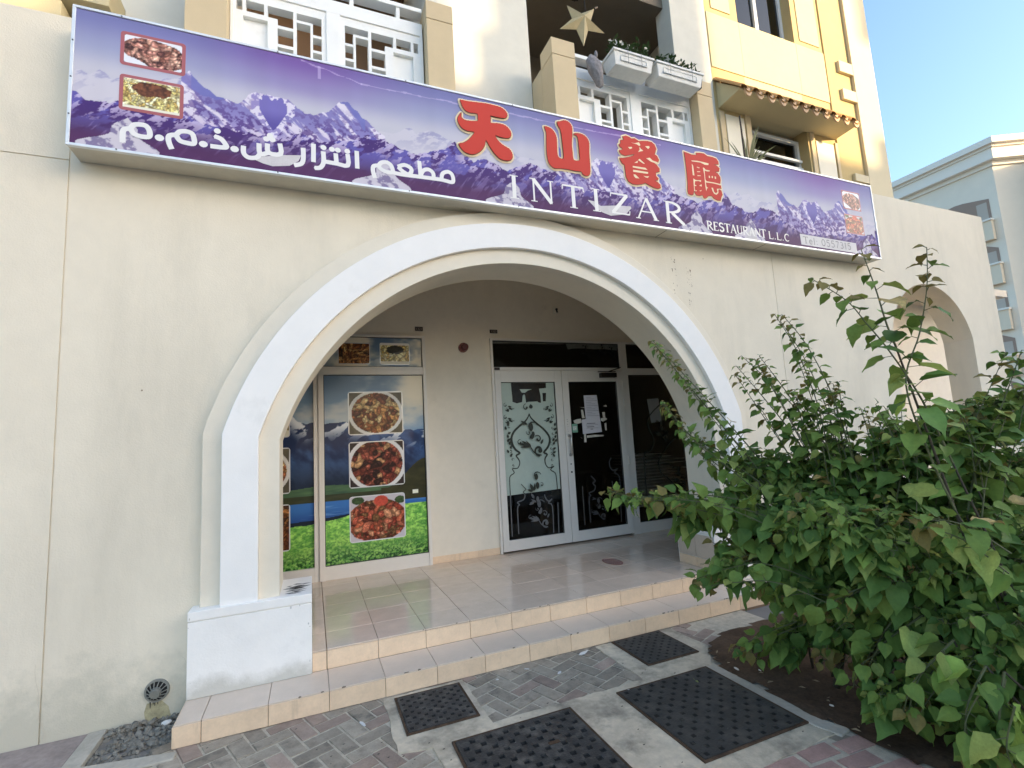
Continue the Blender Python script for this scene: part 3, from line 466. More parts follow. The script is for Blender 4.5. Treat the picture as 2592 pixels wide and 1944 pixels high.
# ------------------------------------------------------------------ restaurant building (ground floor wall with arches)
YW,YWB=.08,.43; ZT=4.51; XC,ZC=3.925,1.04
bld=thing('restaurant_building',(4,.3,0),'cream plastered ground floor with a wide white banded arch under the purple shop sign','building')
def hole_top(x,op):
    xc,cz,Rr,hw=op; dx=x-xc
    return cz+math.sqrt(max(Rr*Rr-dx*dx,0)) if abs(dx)<=hw+1e-9 else None
ops=[(XC,ZC,2.015,1.922),(9.93,2.42,.92,.90)]
xs=set([-7.0,.772,.780,7.031,7.037,11.61])
for (xc,cz,Rr,hw) in ops:
    t0=math.asin(hw/Rr)
    for k in range(49): xs.add(round(xc+Rr*math.sin(-t0+2*t0*k/48),5))
xs=sorted(xs); wm=MB(); zj0,zj1=3.499,3.506
for a,b in zip(xs[:-1],xs[1:]):
    xm=(a+b)/2; op=next((o for o in ops if abs(xm-o[0])<o[3]),None)
    if op:
        za=hole_top(max(min(a,op[0]+op[3]),op[0]-op[3]),op); zb=hole_top(max(min(b,op[0]+op[3]),op[0]-op[3]),op)
        wm.add([(a,YW,za),(b,YW,zb),(b,YW,ZT),(a,YW,ZT)],[(0,1,2,3)]); wm.add([(a,YWB,za),(b,YWB,zb),(b,YWB,ZT),(a,YWB,ZT)],[(3,2,1,0)])
        wm.add([(a,YW,za),(b,YW,zb),(b,YWB,zb),(a,YWB,za)],[(0,1,2,3)])
    else:
        d=.008 if (a in(.772,7.031) and b-a<.02) else 0
        y=YW+d
        if b<=.772:
            for z0,z1,yy in ((-.1,zj0,YW),(zj0,zj1,YW+.008),(zj1,ZT,YW)): wm.add([(a,yy,z0),(b,yy,z0),(b,yy,z1),(a,yy,z1)],[(0,1,2,3)])
            wm.add([(a,YW,zj0),(b,YW,zj0),(b,YW+.008,zj0),(a,YW+.008,zj0)],[(0,1,2,3)]); wm.add([(a,YW,zj1),(b,YW,zj1),(b,YW+.008,zj1),(a,YW+.008,zj1)],[(3,2,1,0)])
        else: wm.add([(a,y,-.1),(b,y,-.1),(b,y,ZT),(a,y,ZT)],[(0,1,2,3)])
        if d:
            for q in (a,b): wm.add([(q,YW,-.1),(q,y,-.1),(q,y,ZT),(q,YW,ZT)],[(0,1,2,3)])
        wm.add([(a,YWB,-.1),(b,YWB,-.1),(b,YWB,ZT),(a,YWB,ZT)],[(3,2,1,0)])
    wm.add([(a,YW,ZT),(b,YW,ZT),(b,YWB,ZT),(a,YWB,ZT)],[(0,1,2,3)])
for (xc,cz,Rr,hw) in ops:
    z=hole_top(xc+hw,(xc,cz,Rr,hw))
    for q in (xc-hw,xc+hw): wm.add([(q,YW,-.1),(q,YWB,-.1),(q,YWB,z),(q,YW,z)],[(0,1,2,3)])
wm.add([(11.61,YW,-.1),(11.61,YWB,-.1),(11.61,YWB,ZT),(11.61,YW,ZT)],[(0,1,2,3)])
me=bpy.data.meshes.new('wall'); me.from_pydata(wm.v,[],wm.f); bm=bmesh.new(); bm.from_mesh(me); bmesh.ops.remove_doubles(bm,verts=bm.verts,dist=1e-4); bm.to_mesh(me); bm.free()
wall=link('wall',me,bld,cream)
def band(name,R0,R1,yf,yb,m,zb=.622):
    def path(Rr):
        hw=Rr-.093; t0=math.asin(hw/Rr); p=[(XC-hw,zb)]+[(XC+Rr*math.sin(-t0+2*t0*k/64),ZC+Rr*math.cos(-t0+2*t0*k/64)) for k in range(65)]+[(XC+hw,zb)]; return p
    A,Bp=path(R0),path(R1); mb=MB(); n=len(A)
    vs=[(x,yf,z) for x,z in A]+[(x,yf,z) for x,z in Bp]+[(x,yb,z) for x,z in A]+[(x,yb,z) for x,z in Bp]; fs=[]
    for i in range(n-1):
        fs+=[(i,i+1,n+i+1,n+i),(2*n+i,2*n+i+1,i+1,i),(n+i,n+i+1,3*n+i+1,3*n+i)]
    mb.add(vs,fs); o=mb.build(name,m,bld)
    md=o.modifiers.new('bevel','BEVEL'); md.width=.004; md.segments=2; md.limit_method='ANGLE'; md.angle_limit=R(50)
    return o
band('arch_band',2.352,2.47,.018,YW,cream2); band('arch_band',2.14,2.352,-.042,YW,white)['label']='white proud middle band of the arch surround'
band('arch_band',2.015,2.14,-.002,YW+.001,cream2)
def plinth(x0,x1):
    p=MB().box(x0,x1,-.062,YWB+.01,ZL+.001,.560).box(x0+.006,x1-.006,-.056,YWB+.005,.560,.567).box(x0-.001,x1+.001,-.064,YWB+.012,.567,.6215)
    return p.build('plinth',white_base,bld,.003)
pl=plinth(1.502,2.198); pr=plinth(5.652,6.35)
# grime smear on the left plinth top
gm=mat('black mould smear',(.05,.05,.05),.9,30,.5)
sm2=MB()
for k in range(26):
    x=rnd.gauss(2.11,.035); y=rnd.gauss(.12,.07); 
    if x>2.19 or x<2.03: continue
    L_=rnd.uniform(.02,.06); sm2.add([(x-L_,y-.006,.6222+k*1e-5),(x+.003,y-.012,.6222+k*1e-5),(min(x+L_,2.197),y,.6222+k*1e-5),(x,y+.008,.6222+k*1e-5)],[(0,1,2,3)])
sm2.build('mould_stain',gm,pl)
# tiled inner face of the right plinth
skt=tmesh(.008,.235,.085,tile_riser,'skirting_tile'); cwt=tmesh(.008,.235,.215,mat('cream wall tile',(.62,.52,.42),.35,6,.06,rnd_a=.04),'wall_tile')
for k in range(2):
    link('skirting_tile',skt,pr,None,(5.646,.065+.24*k,ZU+.043)); link('wall_tile',cwt,pr,None,(5.6465,.065+.24*k,ZU+.198))
# porch back wall with openings, ceiling
OW=[(1.0,3.425,ZU-.02,2.81),(4.235,7.4,ZU-.02,2.81)]
pw=MB(); xsb=[-.5,1.0,3.425,4.235,7.4,14.4]
for a,b in zip(xsb[:-1],xsb[1:]):
    z0=2.81 if (a,b) in((1.0,3.425),(4.235,7.4)) else ZU-.02
    pw.box(a,b,YB,YB+.2,z0,3.9)
pw.build('porch_wall',porchw,bld)
B('ceiling',mat('porch ceiling paint',(.78,.68,.54),.85,1,.08),bld,-.5,14.4,YWB+.6,YB+.3,3.72,3.85); B('ceiling',mat('porch ceiling paint',(.78,.68,.54)),bld,-.5,11.6,YWB,YWB+.6,3.72,3.85)
B('side_wall',porchw,bld,-.6,-.5,YWB,YB,-.1,3.9)
B('side_wall',mat('porch end wall paint',(.8,.72,.58),.85,1,.06),bld,8.3,8.45,YWB+.001,YB,-.1,3.72)  # plain cream paint on the porch end wall
for k in range(3): link('skirting_tile',tmesh(.268,.008,.075,tile_riser,'skirting_tile'),bld,None,(3.427+.135+.2695*k,YB-.004,ZU+.038))
B('roof_slab',greybrown,bld,-7,11.55,YWB-.001,6.0,4.30,4.42)
# interior behind the glass
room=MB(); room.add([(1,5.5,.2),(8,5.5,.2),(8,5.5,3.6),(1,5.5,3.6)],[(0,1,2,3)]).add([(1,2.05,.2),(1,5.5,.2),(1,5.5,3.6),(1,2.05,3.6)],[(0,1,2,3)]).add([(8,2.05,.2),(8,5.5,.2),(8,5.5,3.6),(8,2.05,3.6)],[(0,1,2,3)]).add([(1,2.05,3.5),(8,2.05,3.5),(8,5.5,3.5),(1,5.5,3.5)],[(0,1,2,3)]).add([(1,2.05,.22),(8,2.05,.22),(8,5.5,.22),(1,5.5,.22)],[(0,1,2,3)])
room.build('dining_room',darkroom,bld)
# ------------------------------------------------------------------ left window with landscape film
def frame_rect(mb,x0,x1,z0,z1,wd,y0,y1):
    mb.box(x0,x1,y0,y1,z0,z0+wd).box(x0,x1,y0,y1,z1-wd,z1).box(x0,x0+wd,y0,y1,z0+wd,z1-wd).box(x1-wd,x1,y0,y1,z0+wd,z1-wd)
win=MB()
win.box(1.0,3.43,1.812,1.87,2.79,2.815).box(3.395,3.43,1.81,1.87,ZU,2.79).box(1.0,3.394,1.815,1.87,2.362,2.45)
win.box(2.272,2.326,1.805,1.87,ZU,2.362).box(2.225,2.262,1.818,1.87,ZU,2.362).box(2.262,2.272,1.835,1.87,ZU,2.362).box(1.0,2.225,1.822,1.87,ZU,.385).box(2.326,3.395,1.82,1.87,ZU,.38).box(2.262,2.326,1.813,1.87,2.45,2.79)
wo_=win.build('window_frame',alu,bld,.002); wo_['label']='white aluminium shopfront frame of the window with the landscape film'
bd=MB(); frame_rect(bd,2.327,3.394,.381,2.361,.006,1.838,1.846); frame_rect(bd,2.327,3.394,2.451,2.789,.006,1.838,1.846); bd.build('glazing_bead',black,wo_)
film=attr_mat('printed window film',.35,.12,.2)
def landscape(X,Z):
    # bands: sky / snowy mountains / dark slope / green / lake / shore / grass
    sky_t=sstep(1.5,2.7,Z); c=mixc(C(138,168,196),C(92,116,140),sky_t)
    cl=fbm(X*1.8+3,Z*3.2+1,5); c=mixc(c,C(205,205,200),sstep(.50,.72,cl)*.8); c=mixc(c,C(235,222,196),sstep(2.9,3.3,X)*sstep(1.7,2.1,Z)*sstep(.35,.6,cl)*.9)
    ridge=1.78+.10*fbm(X*2.2+2,X*0,4)+.05*np.abs(vn(X*9,X*0)-.5)-.12*sstep(2.5,3.4,X)+.10*np.exp(-((X-1.97)/.12)**2)
    rock=fbm(X*7+Z*3,Z*6,5); m=mixc(C(28,46,84),C(62,92,138),sstep(.35,.75,rock))
    snow=sstep(.52,.60,fbm(X*9-Z*7,Z*11+5,4))*sstep(ridge-.25,ridge-.02,Z); m=mixc(m,C(222,226,230),snow)
    m=mixc(m,C(22,32,48),sstep(1.55,1.15,Z)*.75)
    c=np.where((Z<ridge)[...,None],m,c)
    gz=1.18+.015*np.sin(X*6); g_=mixc(C(52,78,62),C(96,128,84),fbm(X*5,Z*30,3)); c=np.where((Z<gz)[...,None],g_,c); c=np.where((Z<1.10)[...,None],mixc(C(44,52,34),C(70,72,48),fbm(X*9,Z*40,3)),c)
    hill=1.12+.30*sstep(2.95,3.4,X); hz=(Z<hill)&(X>2.9); c=np.where(hz[...,None],mixc(C(40,42,26),C(74,70,40),fbm(X*8,Z*18,4)),c)
    lake=(Z<1.03-.05*sstep(2.9,3.3,X))&(Z>.70); lk=mixc(C(58,112,178),C(34,70,132),sstep(1.0,.8,Z)); lk=mixc(lk,C(120,165,210),sstep(.6,.8,fbm(X*3,Z*50,3))*.5); c=np.where((lake&~(hz&(Z>.98)))[...,None],lk,c)
    sh=.84+.07*sstep(2.0,3.4,X)+.02*vn(X*4,X*0); c=np.where((Z<sh)[...,None],C(22,34,50),c)
    gr=.80+.13*sstep(2.0,3.2,X)+.012*vn(X*14,X*0); n1=fbm(X*22,Z*40,4); n2=fbm(X*70,Z*80,2)
    ga=mixc(C(72,132,48),C(130,176,72),sstep(.25,.75,n1)); ga=mixc(ga,C(46,98,40),sstep(.48,.66,n2)*.45); ga=mixc(ga,C(24,66,26),sstep(.60,.38,Z)*sstep(.45,.6,fbm(X*50,Z*60,2))); ga=mixc(ga,C(170,204,116),sstep(.60,.7,fbm(X*80+3,Z*90,2))*.4*sstep(.8,.4,Z))
    ga=(ga*.86+ga.mean(-1,keepdims=True)*.16)*(1.10+.22*sstep(.45,.85,Z))[...,None]
    c=np.where((Z<gr)[...,None],ga,c)
    wh=(np.abs(X-3.27)<.03)&(np.abs(Z-1.055)<.022); c=np.where(wh[...,None],C(235,235,215),c)
    return c*1.08
wpane=print_grid('glass_pane',2.328,3.393,.382,2.360,1.848,240,430,landscape,film,wo_)
wpane['label']='pane printed with mountains, lake and grass'
print_grid('glass_pane',1.1,2.224,.386,2.361,1.850,220,380,landscape,film,wo_)
print_grid('glass_pane',2.328,3.393,2.452,2.788,1.848,150,50,lambda X,Z:landscape(X*1.3,Z-.1+0*X),film,wo_)
print_grid('glass_pane',1.1,2.261,2.452,2.788,1.848,40,20,lambda X,Z:landscape(X,Z-.2),film,wo_)
# food photographs
def voro(X,Z,n,seed,x0,x1,z0,z1,asp=1):
    r=np.random.RandomState(seed); px=r.uniform(x0,x1,n); pz=r.uniform(z0,z1,n); an=r.uniform(0,3.14,n)
    d1=np.full(X.shape,9.);d2=np.full(X.shape,9.);idn=np.zeros(X.shape,int)
    for i in range(n):
        dx=X-px[i];dz=Z-pz[i]; ca_,sa_=math.cos(an[i]),math.sin(an[i]); u=(dx*ca_+dz*sa_)/asp; v=(-dx*sa_+dz*ca_)*asp**.5
        d=np.hypot(u,v); m=d<d1; d2=np.where(m,d1,np.minimum(d2,d)); idn=np.where(m,i,idn); d1=np.where(m,d,d1)
    return d1,d2,idn,r
def food(kind,x0,x1,z0,z1,seed):
    cx,cz=(x0+x1)/2,(z0+z1)/2; w_,h_=x1-x0,z1-z0
    P={'stew':[(150,88,50),(196,140,84),(120,60,38),(214,176,120),(166,100,60),(96,48,34),(222,192,140)],
       'dark':[(92,38,28),(140,66,52),(66,28,24),(176,92,70),(120,52,38),(50,24,20),(200,150,104)],
       'red':[(166,74,52),(190,100,70),(140,58,42),(180,88,66),(110,54,38),(200,140,104),(120,84,52),(196,112,84)],
       'fries':[(168,112,62),(120,70,36),(92,50,28),(200,150,92),(70,44,30)],
       'noodle':[(214,196,120),(236,224,170),(190,160,90),(228,210,150)],
       'kebab':[(150,100,84),(176,120,104),(112,70,56),(194,146,124),(90,54,46)]}[kind if kind!='blacktop' else 'noodle']
    P=np.array(P,float); asp={'fries':4,'noodle':5,'kebab':1.6}.get(kind,1.7)
    def fn(X,Z):
        d1,d2,idn,r=voro(X,Z,120 if kind not in('fries','noodle','blacktop') else 60,seed,x0-.02,x1+.02,z0-.02,z1+.02,asp)
        cols=P[r.randint(0,len(P),400)][idn%400]; e=sstep(0,.02*w_/.5,d2-d1)[...,None]; c=cols*(.66+.34*e); hl=sstep(.012,.0,d1)[...,None]; c=c*(1+.25*hl)+18*hl
        c=c*(.62+.76*fbm(X*75,Z*75,4))[...,None]; c=c*(1+.3*sstep(.62,.72,fbm(X*140,Z*140,2)))[...,None]
        u=(X-cx)/(w_/2);v=(Z-cz)/(h_/2); rr=np.hypot(u*.98,v*.92)
        bgc=mixc(C(120,112,92),C(80,74,62),fbm(X*20,Z*8,3))
        if kind=='stew':
            c=np.where((rr>.86)[...,None],C(232,230,224),c); c=np.where((rr>.98)[...,None],bgc,c)
        elif kind=='dark':
            r2=np.hypot(u*.86,v*.78); c=np.where((r2>.80)[...,None],C(236,234,232),c); c=np.where((r2>.92)[...,None],C(56,44,42),c)
        elif kind=='red':
            r2=np.hypot(u*.82,(v+.12)*.95)+.08*fbm(X*14,Z*14,3); c=np.where((r2>.93)[...,None],C(206,200,206),c)
            tm=(np.hypot(u-.12,(v-.72)*1.1)<.26); c=np.where(tm[...,None],C(206,84,66)*(.8+.4*fbm(X*60,Z*60,3))[...,None],c)
            lf=(np.hypot(u+.7,(v-.8)*1.3)<.22)|(np.hypot(u-.82,(v-.7)*1.2)<.2); c=np.where(lf[...,None],C(62,84,50)*(.6+.8*fbm(X*70,Z*70,3))[...,None],c)
        elif kind=='kebab':
            r2=np.hypot(u*.9,(v+.1)*1.02)+.25*(fbm(X*10,Z*10,3)-.5)+.35*sstep(.2,-.9,v)*sstep(.1,-.6,u); c=c*1.12; c=np.where((r2>.90)[...,None],C(232,232,238),c); c=np.where((np.hypot(u,v)>1.18)[...,None],C(70,52,80),c)
        elif kind in('noodle','blacktop'):
            c=np.where((v<-.7)[...,None],C(236,230,210),c)
            mt=(np.hypot(u*1.05,(v-.35)*1.6)+.3*(fbm(X*22,Z*22,3)-.5)<.62); dk=P[0]*0+ (C(112,66,40) if kind=='noodle' else C(40,38,28)); c=np.where(mt[...,None],dk*(.5+.9*fbm(X*70,Z*70,2))[...,None],c); c=np.where((v>.8)[...,None],C(232,226,220),c)
        return c
    return fn
cardw=mat('white card border',(.78,.79,.80),.25,coat=1)
def rrect(x0,x1,z0,z1,r,n=4):
    p=[]
    for cx,cz,a in ((x1-r,z1-r,0),(x0+r,z1-r,90),(x0+r,z0+r,180),(x1-r,z0+r,270)):
        for k in range(n+1): t=R(a+90*k/n); p.append((cx+r*math.cos(t),cz+r*math.sin(t)))
    return p
def card(x0,x1,z0,z1,y,kind,seed,parent,bord=.011,bm_=None,rad=.03,name='food_photo',label=None):
    f=Flat(y-.0008); f.poly(rrect(x0,x1,z0,z1,rad)); o=f.build(name,bm_ or cardw,parent)
    if label: o['label']=label
    n=max(24,int((x1-x0)/.006)); print_grid('picture',x0+bord,x1-bord,z0+bord,z1-bord,y-.0014,n,int(n*(z1-z0)/(x1-x0))+2,food(kind,x0,x1,z0,z1,seed),film,o)
    return o
Yg=1.848
card(2.572,3.158,1.705,2.176,Yg,'stew',11,wo_,label='picture of a round dish of stew with potatoes')
card(2.572,3.158,1.142,1.632,Yg,'dark',12,wo_,label='picture of a round dish of dark braised meat')
card(2.569,3.152,.578,1.056,Yg,'red',13,wo_,label='picture of a heap of red fried chicken')
card(2.477,2.815,2.483,2.722,Yg,'fries',14,wo_,.007,rad=.02,label='small picture of fried strips')
card(2.921,3.255,2.480,2.730,Yg,'blacktop',15,wo_,.007,rad=.02,label='small picture of noodles with a dark topping')
card(1.45,2.0,1.715,2.17,1.850,'noodle',16,wo_); card(1.45,2.002,1.145,1.61,1.850,'stew',17,wo_); card(1.45,2.0,.58,1.04,1.850,'fries',18,wo_)
# ------------------------------------------------------------------ double door, transom and right window
df=MB()
df.box(4.235,4.262,1.81,1.87,ZU,2.79).box(4.235,7.4,1.812,1.87,2.79,2.815).box(4.262,6.11,1.80,1.87,2.415,2.452).box(6.105,6.215,1.815,1.87,ZU,2.79).box(6.215,7.4,1.82,1.87,2.36,2.45).box(6.215,7.4,1.825,1.87,ZU,.382)
dfr=df.build('door_frame',alu,bld,.002)
b2=MB(); frame_rect(b2,4.262,6.105,2.453,2.789,.008,1.84,1.85); frame_rect(b2,6.216,7.4,2.451,2.789,.008,1.84,1.85); frame_rect(b2,6.216,7.4,.383,2.359,.008,1.84,1.85); b2.build('glazing_bead',black,dfr)
dgl=glass_mat('dark shop glass',(.42,.40,.38)); dgl2=glass_mat('shop window glass',(.93,.93,.92))
def pane(name,x0,x1,z0,z1,y,m,parent): return MB().box(x0,x1,y,y+.006,z0,z1).build(name,m,parent)
pane('transom_pane',4.270,6.098,2.461,2.781,1.852,dgl,dfr); pane('transom_pane',6.224,7.39,2.459,2.781,1.852,dgl,dfr); pane('window_pane',6.224,7.39,.391,2.351,1.852,dgl2,dfr)
def leaf_door(x0,x1,gx0,gx1):
    d=MB().box(x0,gx0,1.795,1.84,.268,2.412).box(gx1,x1,1.795,1.84,.268,2.412).box(gx0,gx1,1.796,1.84,.268,.392).box(gx0,gx1,1.796,1.84,2.266,2.412).build('door',alu,bld,.003)
    q=MB(); frame_rect(q,gx0,gx1,.392,2.266,.006,1.81,1.822); q.build('glazing_bead',black,d)
    return d
d1=leaf_door(4.264,5.172,4.340,5.076); d1['label']='left door leaf with pale frosted film and dark scrollwork'
d2=leaf_door(5.178,6.095,5.271,6.010); d2['label']='right door leaf with dark glass and taped notices'
pane('glass_pane',4.346,5.070,.398,2.260,1.826,dgl,d1); pane('glass_pane',5.277,6.004,.398,2.260,1.826,dgl,d2)
frost=mat('pale green frosted film',(.50,.58,.50),.35,3,.05); ink=mat('dark olive film cutout',(.040,.045,.032),.4); ghost=mat('grey etched film',(.14,.14,.14),.5,6,.3)
f=Flat(1.8255); f.poly([(4.347,.905),(5.069,.925),(5.069,2.259),(4.347,2.259)]); f.build('frosted_film',frost,d1)
f=Flat(1.8245)
for o_ in OGEE:
    p=smooth_pts(o_,3); n=len(p); f.ribbon(p,[.012+.016*math.sin(math.pi*min(1,max(0,i/n*1.6)))for i in range(n)])
def spiral(f,cx,cz,r,a0,turn,w0,n=14):
    p=[]; ws=[]
    for i in range(n+1):
        t=i/n; rr=r*(1-.78*t); a=a0+turn*t; p.append((cx+rr*math.cos(a),cz+rr*math.sin(a))); ws.append(w0*(.6+.8*t))
    f.ribbon(p,ws); f.disc(p[-1],w0*1.1,n=8)
def leafp(f,x,z,l,a,wd=.35):
    q=[(0,0),(.3,wd),(.65,wd*.8),(1,0),(.65,-wd*.8),(.3,-wd)]; f.poly([(x+l*(u*math.cos(a)-v*math.sin(a)),z+l*(u*math.sin(a)+v*math.cos(a))) for u,v in q])
def motif(f,x,z,s,sx=1):
    k=sx
    spiral(f,x-k*.25*s,z+.25*s,.28*s,math.pi/2 if k>0 else math.pi/2,k*4.6,.07*s); spiral(f,x-k*.2*s,z-.3*s,.22*s,math.pi/2,k*-4.4,.06*s)
    leafp(f,x,z+.12*s,.55*s,R(-12) if k>0 else R(192),.18); leafp(f,x+k*.1*s,z-.05*s,.6*s,R(-28) if k>0 else R(208),.2); leafp(f,x-k*.1*s,z-.2*s,.4*s,R(-60) if k>0 else R(240),.5); f.ribbon([(x+k*.5*s,z-.1*s),(x+k*.75*s,z-.22*s),(x+k*.8*s,z-.12*s)],.05*s)
MO=MOTIF
for (a,b_) in ((MO[0],1),(MO[1],-1),(MO[2],1),(MO[3],-1)): motif(f,a[0],a[1],.105,b_)
spiral(f,MO[4][0]-.03,MO[4][1],.045,1.6,4.5,.012); leafp(f,MO[4][0]+.035,MO[4][1]-.02,.06,1.6,.45)
for q,sx in ((MO[7],1),(MO[8],-1),(MO[9],1),(MO[10],-1)):
    for k in range(5):
        leafp(f,q[0]+jit(.015),q[1]+.10-.05*k,.05,R(70+jit(60)),.3); spiral(f,q[0]+sx*.03,q[1]+.08-.07*k,.022,jit(3),sx*4,.006,8)
def scroll_big(f,x,z,s,m_=1):
    f.disc((x+.02*s,z+.62*s),.10*s,.17*s); f.disc((x+.10*s,z+.33*s),.07*s,.11*s)
    spiral(f,x+.02*s,z+.62*s,.30*s,.2,2.7,.05*s); leafp(f,x-.12*s,z+.72*s,.36*s,R(150),.14); leafp(f,x-.2*s,z+.8*s,.34*s,R(195),.12)
    leafp(f,x+.05*s,z+.12*s,.22*s,R(100),.5); spiral(f,x+.30*s,z+.12*s,.17*s,2.4,-5,.05*s)
    for a,l_ in ((150,.5),(166,.62),(182,.5),(134,.34)): leafp(f,x-.02*s,z-.16*s,l_*s,R(a),.10)
    spiral(f,x-.52*s,z+.02*s,.12*s,1.2,4.6,.035*s); spiral(f,x-.10*s,z+.40*s,.12*s,2.6,4.4,.03*s); leafp(f,x+.42*s,z-.1*s,.25*s,R(60),.2)
    f.ribbon(smooth_pts([(x-.1*s,z-.1*s),(x+.1*s,z-.42*s),(x+.42*s,z-.55*s)],4),.05*s); spiral(f,x+.32*s,z-.34*s,.24*s,-1.4,-5.2,.09*s)
scroll_big(f,4.70,1.52,.30)
f.disc((4.735,1.10),.024,.038); f.disc((4.745,.995),.024,.042); spiral(f,4.73,1.11,.07,.2,2.7,.012); leafp(f,4.69,.93,.11,R(115),.2); leafp(f,4.68,.93,.08,R(160),.2); leafp(f,4.70,.93,.1,R(85),.15); spiral(f,4.80,1.0,.03,2,-4,.008)
f.ribbon(OGEE2[1][:4],.010)
f.build('film_pattern',ink,d1)
f=Flat(1.8248); f.poly(TORN[0]); f.poly(TORN[2])
f.build('torn_film_gap',mat('dark glass shown through torn film',(.030,.025,.022),.15,4,.3),d1)
f=Flat(1.8225); f.poly(TORN[1]); f.build('frosted_film',frost,d1)
f=Flat(1.8240)
for o_ in OGEE2: f.ribbon([p for p in smooth_pts(o_,3) if p[1]<.91],.014)
scroll_big(f,4.76,.62,.24); f.disc((4.745,.83),.02,.035); leafp(f,4.70,.84,.08,R(120),.2); leafp(f,4.70,.80,.08,R(200),.2)
tag(f.build('film_pattern',ghost,d1),kind='stuff')
ghost2=mat('faint etched film',(.055,.053,.052),.6,6,.3)
f=Flat(1.8240)
for o_ in OGEE2: f.ribbon([(p[0]+.99,p[1]+.02) for p in smooth_pts(o_,3)],.016)
f.ribbon([(p[0]+.93,p[1]-.1) for p in smooth_pts(OGEE[1][8:],2)],.016); tag(f.build('film_pattern',ghost2,d2),kind='stuff'); f=Flat(1.8236); scroll_big(f,5.6,.6,.2); f.build('film_pattern',ghost2,d2)
f=Flat(1.8510); scroll_big(f,5.60,2.66,.12); scroll_big(f,5.85,2.70,.12); scroll_big(f,6.0,2.66,.1); f.build('film_pattern',darkroom,dfr)
f=Flat(1.8515); f.poly([(5.30,2.778),(6.096,2.778),(6.096,2.70),(5.9,2.715),(5.72,2.71),(5.6,2.72),(5.42,2.715),(5.33,2.70)]); f.poly([(4.272,2.778),(5.29,2.778),(5.2,2.766),(4.5,2.762),(4.272,2.755)]); f.build('torn_film',mat('old film remnant',(.13,.13,.11),.5,5,.3),dfr)
# handle, lock, hinges, closer
steel=mat('brushed steel',(.55,.53,.50),.3,metal=.9)
h=MB(); h.tube([(5.226,1.795,1.575),(5.226,1.755,1.575),(5.226,1.745,1.55),(5.226,1.745,1.36),(5.226,1.755,1.335),(5.226,1.795,1.335)],.011,8); h.cyl((5.226,1.797,1.575),(5.226,1.786,1.575),.02,n=12); h.cyl((5.226,1.797,1.335),(5.226,1.786,1.335),.02,n=12); h.build('handle',steel,d2,smooth=True)
MB().cyl((5.226,1.797,1.22),(5.226,1.790,1.22),.008,n=10).cyl((5.228,1.797,1.12),(5.228,1.789,1.12),.012,n=10).build('lock',mat('dark lock metal',(.06,.055,.05),.4,metal=.8),d2)
for z in (2.17,1.93,1.16,.52): MB().cyl((6.10,1.79,z),(6.10,1.79,z+.10),.008,n=8).build('hinge',alu,d2)
dk=mat('dark bronze metal',(.035,.028,.022),.4,metal=.6)
cl=MB(); cl.box(5.74,5.98,1.735,1.795,2.315,2.375); cl.hexa([(5.70,1.74,2.385),(5.97,1.74,2.385),(5.97,1.76,2.385),(5.70,1.76,2.385)],[(5.70,1.74,2.395),(5.97,1.74,2.395),(5.97,1.76,2.395),(5.70,1.76,2.395)]); cl.tube([(5.86,1.75,2.39),(6.02,1.70,2.44),(6.05,1.80,2.44)],.008,6); cl.build('door_closer',dk,d2,.004)

# hairline cracks and scuffs in the render
f=Flat(.0788); rq=random.Random(21)
def crack(x,z,dx,dz,n,w_):
    p=[(x,z)]
    for k in range(n): x+=dx+rq.gauss(0,.012); z+=dz+rq.gauss(0,.012); p.append((x,z))
    f.ribbon(p,[w_*(1-.7*i/n) for i in range(n+1)])
crack(.60,.25,-.014,.022,9,.0012); crack(1.44,.34,.002,-.02,5,.0014); crack(7.4,2.1,.02,.03,16,.002); crack(.795,.02,.002,.04,10,.004)
tag(f.build('hairline_crack',mat('plaster crack',(.60,.54,.43),.9),bld),kind='stuff')
f=Flat(-.0652)
for k in range(9):
    x=rq.choice([1.504+abs(rq.gauss(0,.02)),2.194-abs(rq.gauss(0,.015)),rq.uniform(1.55,2.15)]); z=rq.uniform(.14,.60); r_=rq.uniform(.0015,.005); f.disc((x,z),r_,r_*rq.uniform(.6,2.4),6)
tag(f.build('scuff_mark',mat('grey scuff',(.60,.59,.56),.9),bld),kind='stuff')
# ------------------------------------------------------------------ stacks and furniture seen through the right window
shw=mat('pale stacked trays',(.85,.83,.78),.6,9,.3); 
t=thing('tray_stack',(6.8,2.3,.55),'heap of pale flat trays stacked behind the right hand window','trays')
for k in range(17):
    z=.56+k*.043; x0=6.24+jit(.03); w_=rnd.uniform(.5,.95)
    o=MB().hexa([(x0,1.93+jit(.02),z),(x0+w_,1.93+jit(.02),z+jit(.006)),(x0+w_,2.25,z),(x0,2.25,z)],[(x0,1.93,z+.012),(x0+w_,1.93,z+.012+jit(.005)),(x0+w_,2.45,z+.012),(x0,2.45,z+.012)]).build('tray',shw,t)
t=thing('dining_table',(5.7,2.9,.25),'dark table dimly seen through the right door glass','table')
wd=mat('dark wood',(.06,.035,.022),.5,5,.2)
B('tabletop',wd,t,5.2,6.3,2.6,3.2,.98,1.02)
for x in (5.25,6.25):
    for y in (2.65,3.15): B('leg',wd,t,x-.02,x+.02,y-.02,y+.02,.24,.98)
# curly painted outline on the right window
f=Flat(1.8495); f.ribbon(smooth_pts([(6.75,1.95),(6.55,1.80),(6.50,1.65),(6.58,1.45),(6.50,1.30),(6.40,1.28),(6.38,.95),(6.38,.45)],3),.018); f.ribbon(smooth_pts([(6.95,1.45),(6.85,1.4),(6.70,1.25),(6.62,1.15),(6.65,1.0),(6.78,.9),(6.85,.8)],3),.016); scroll_big(f,6.72,1.55,.2); scroll_big(f,6.95,.9,.2)
f.build('film_pattern',ink,dfr)
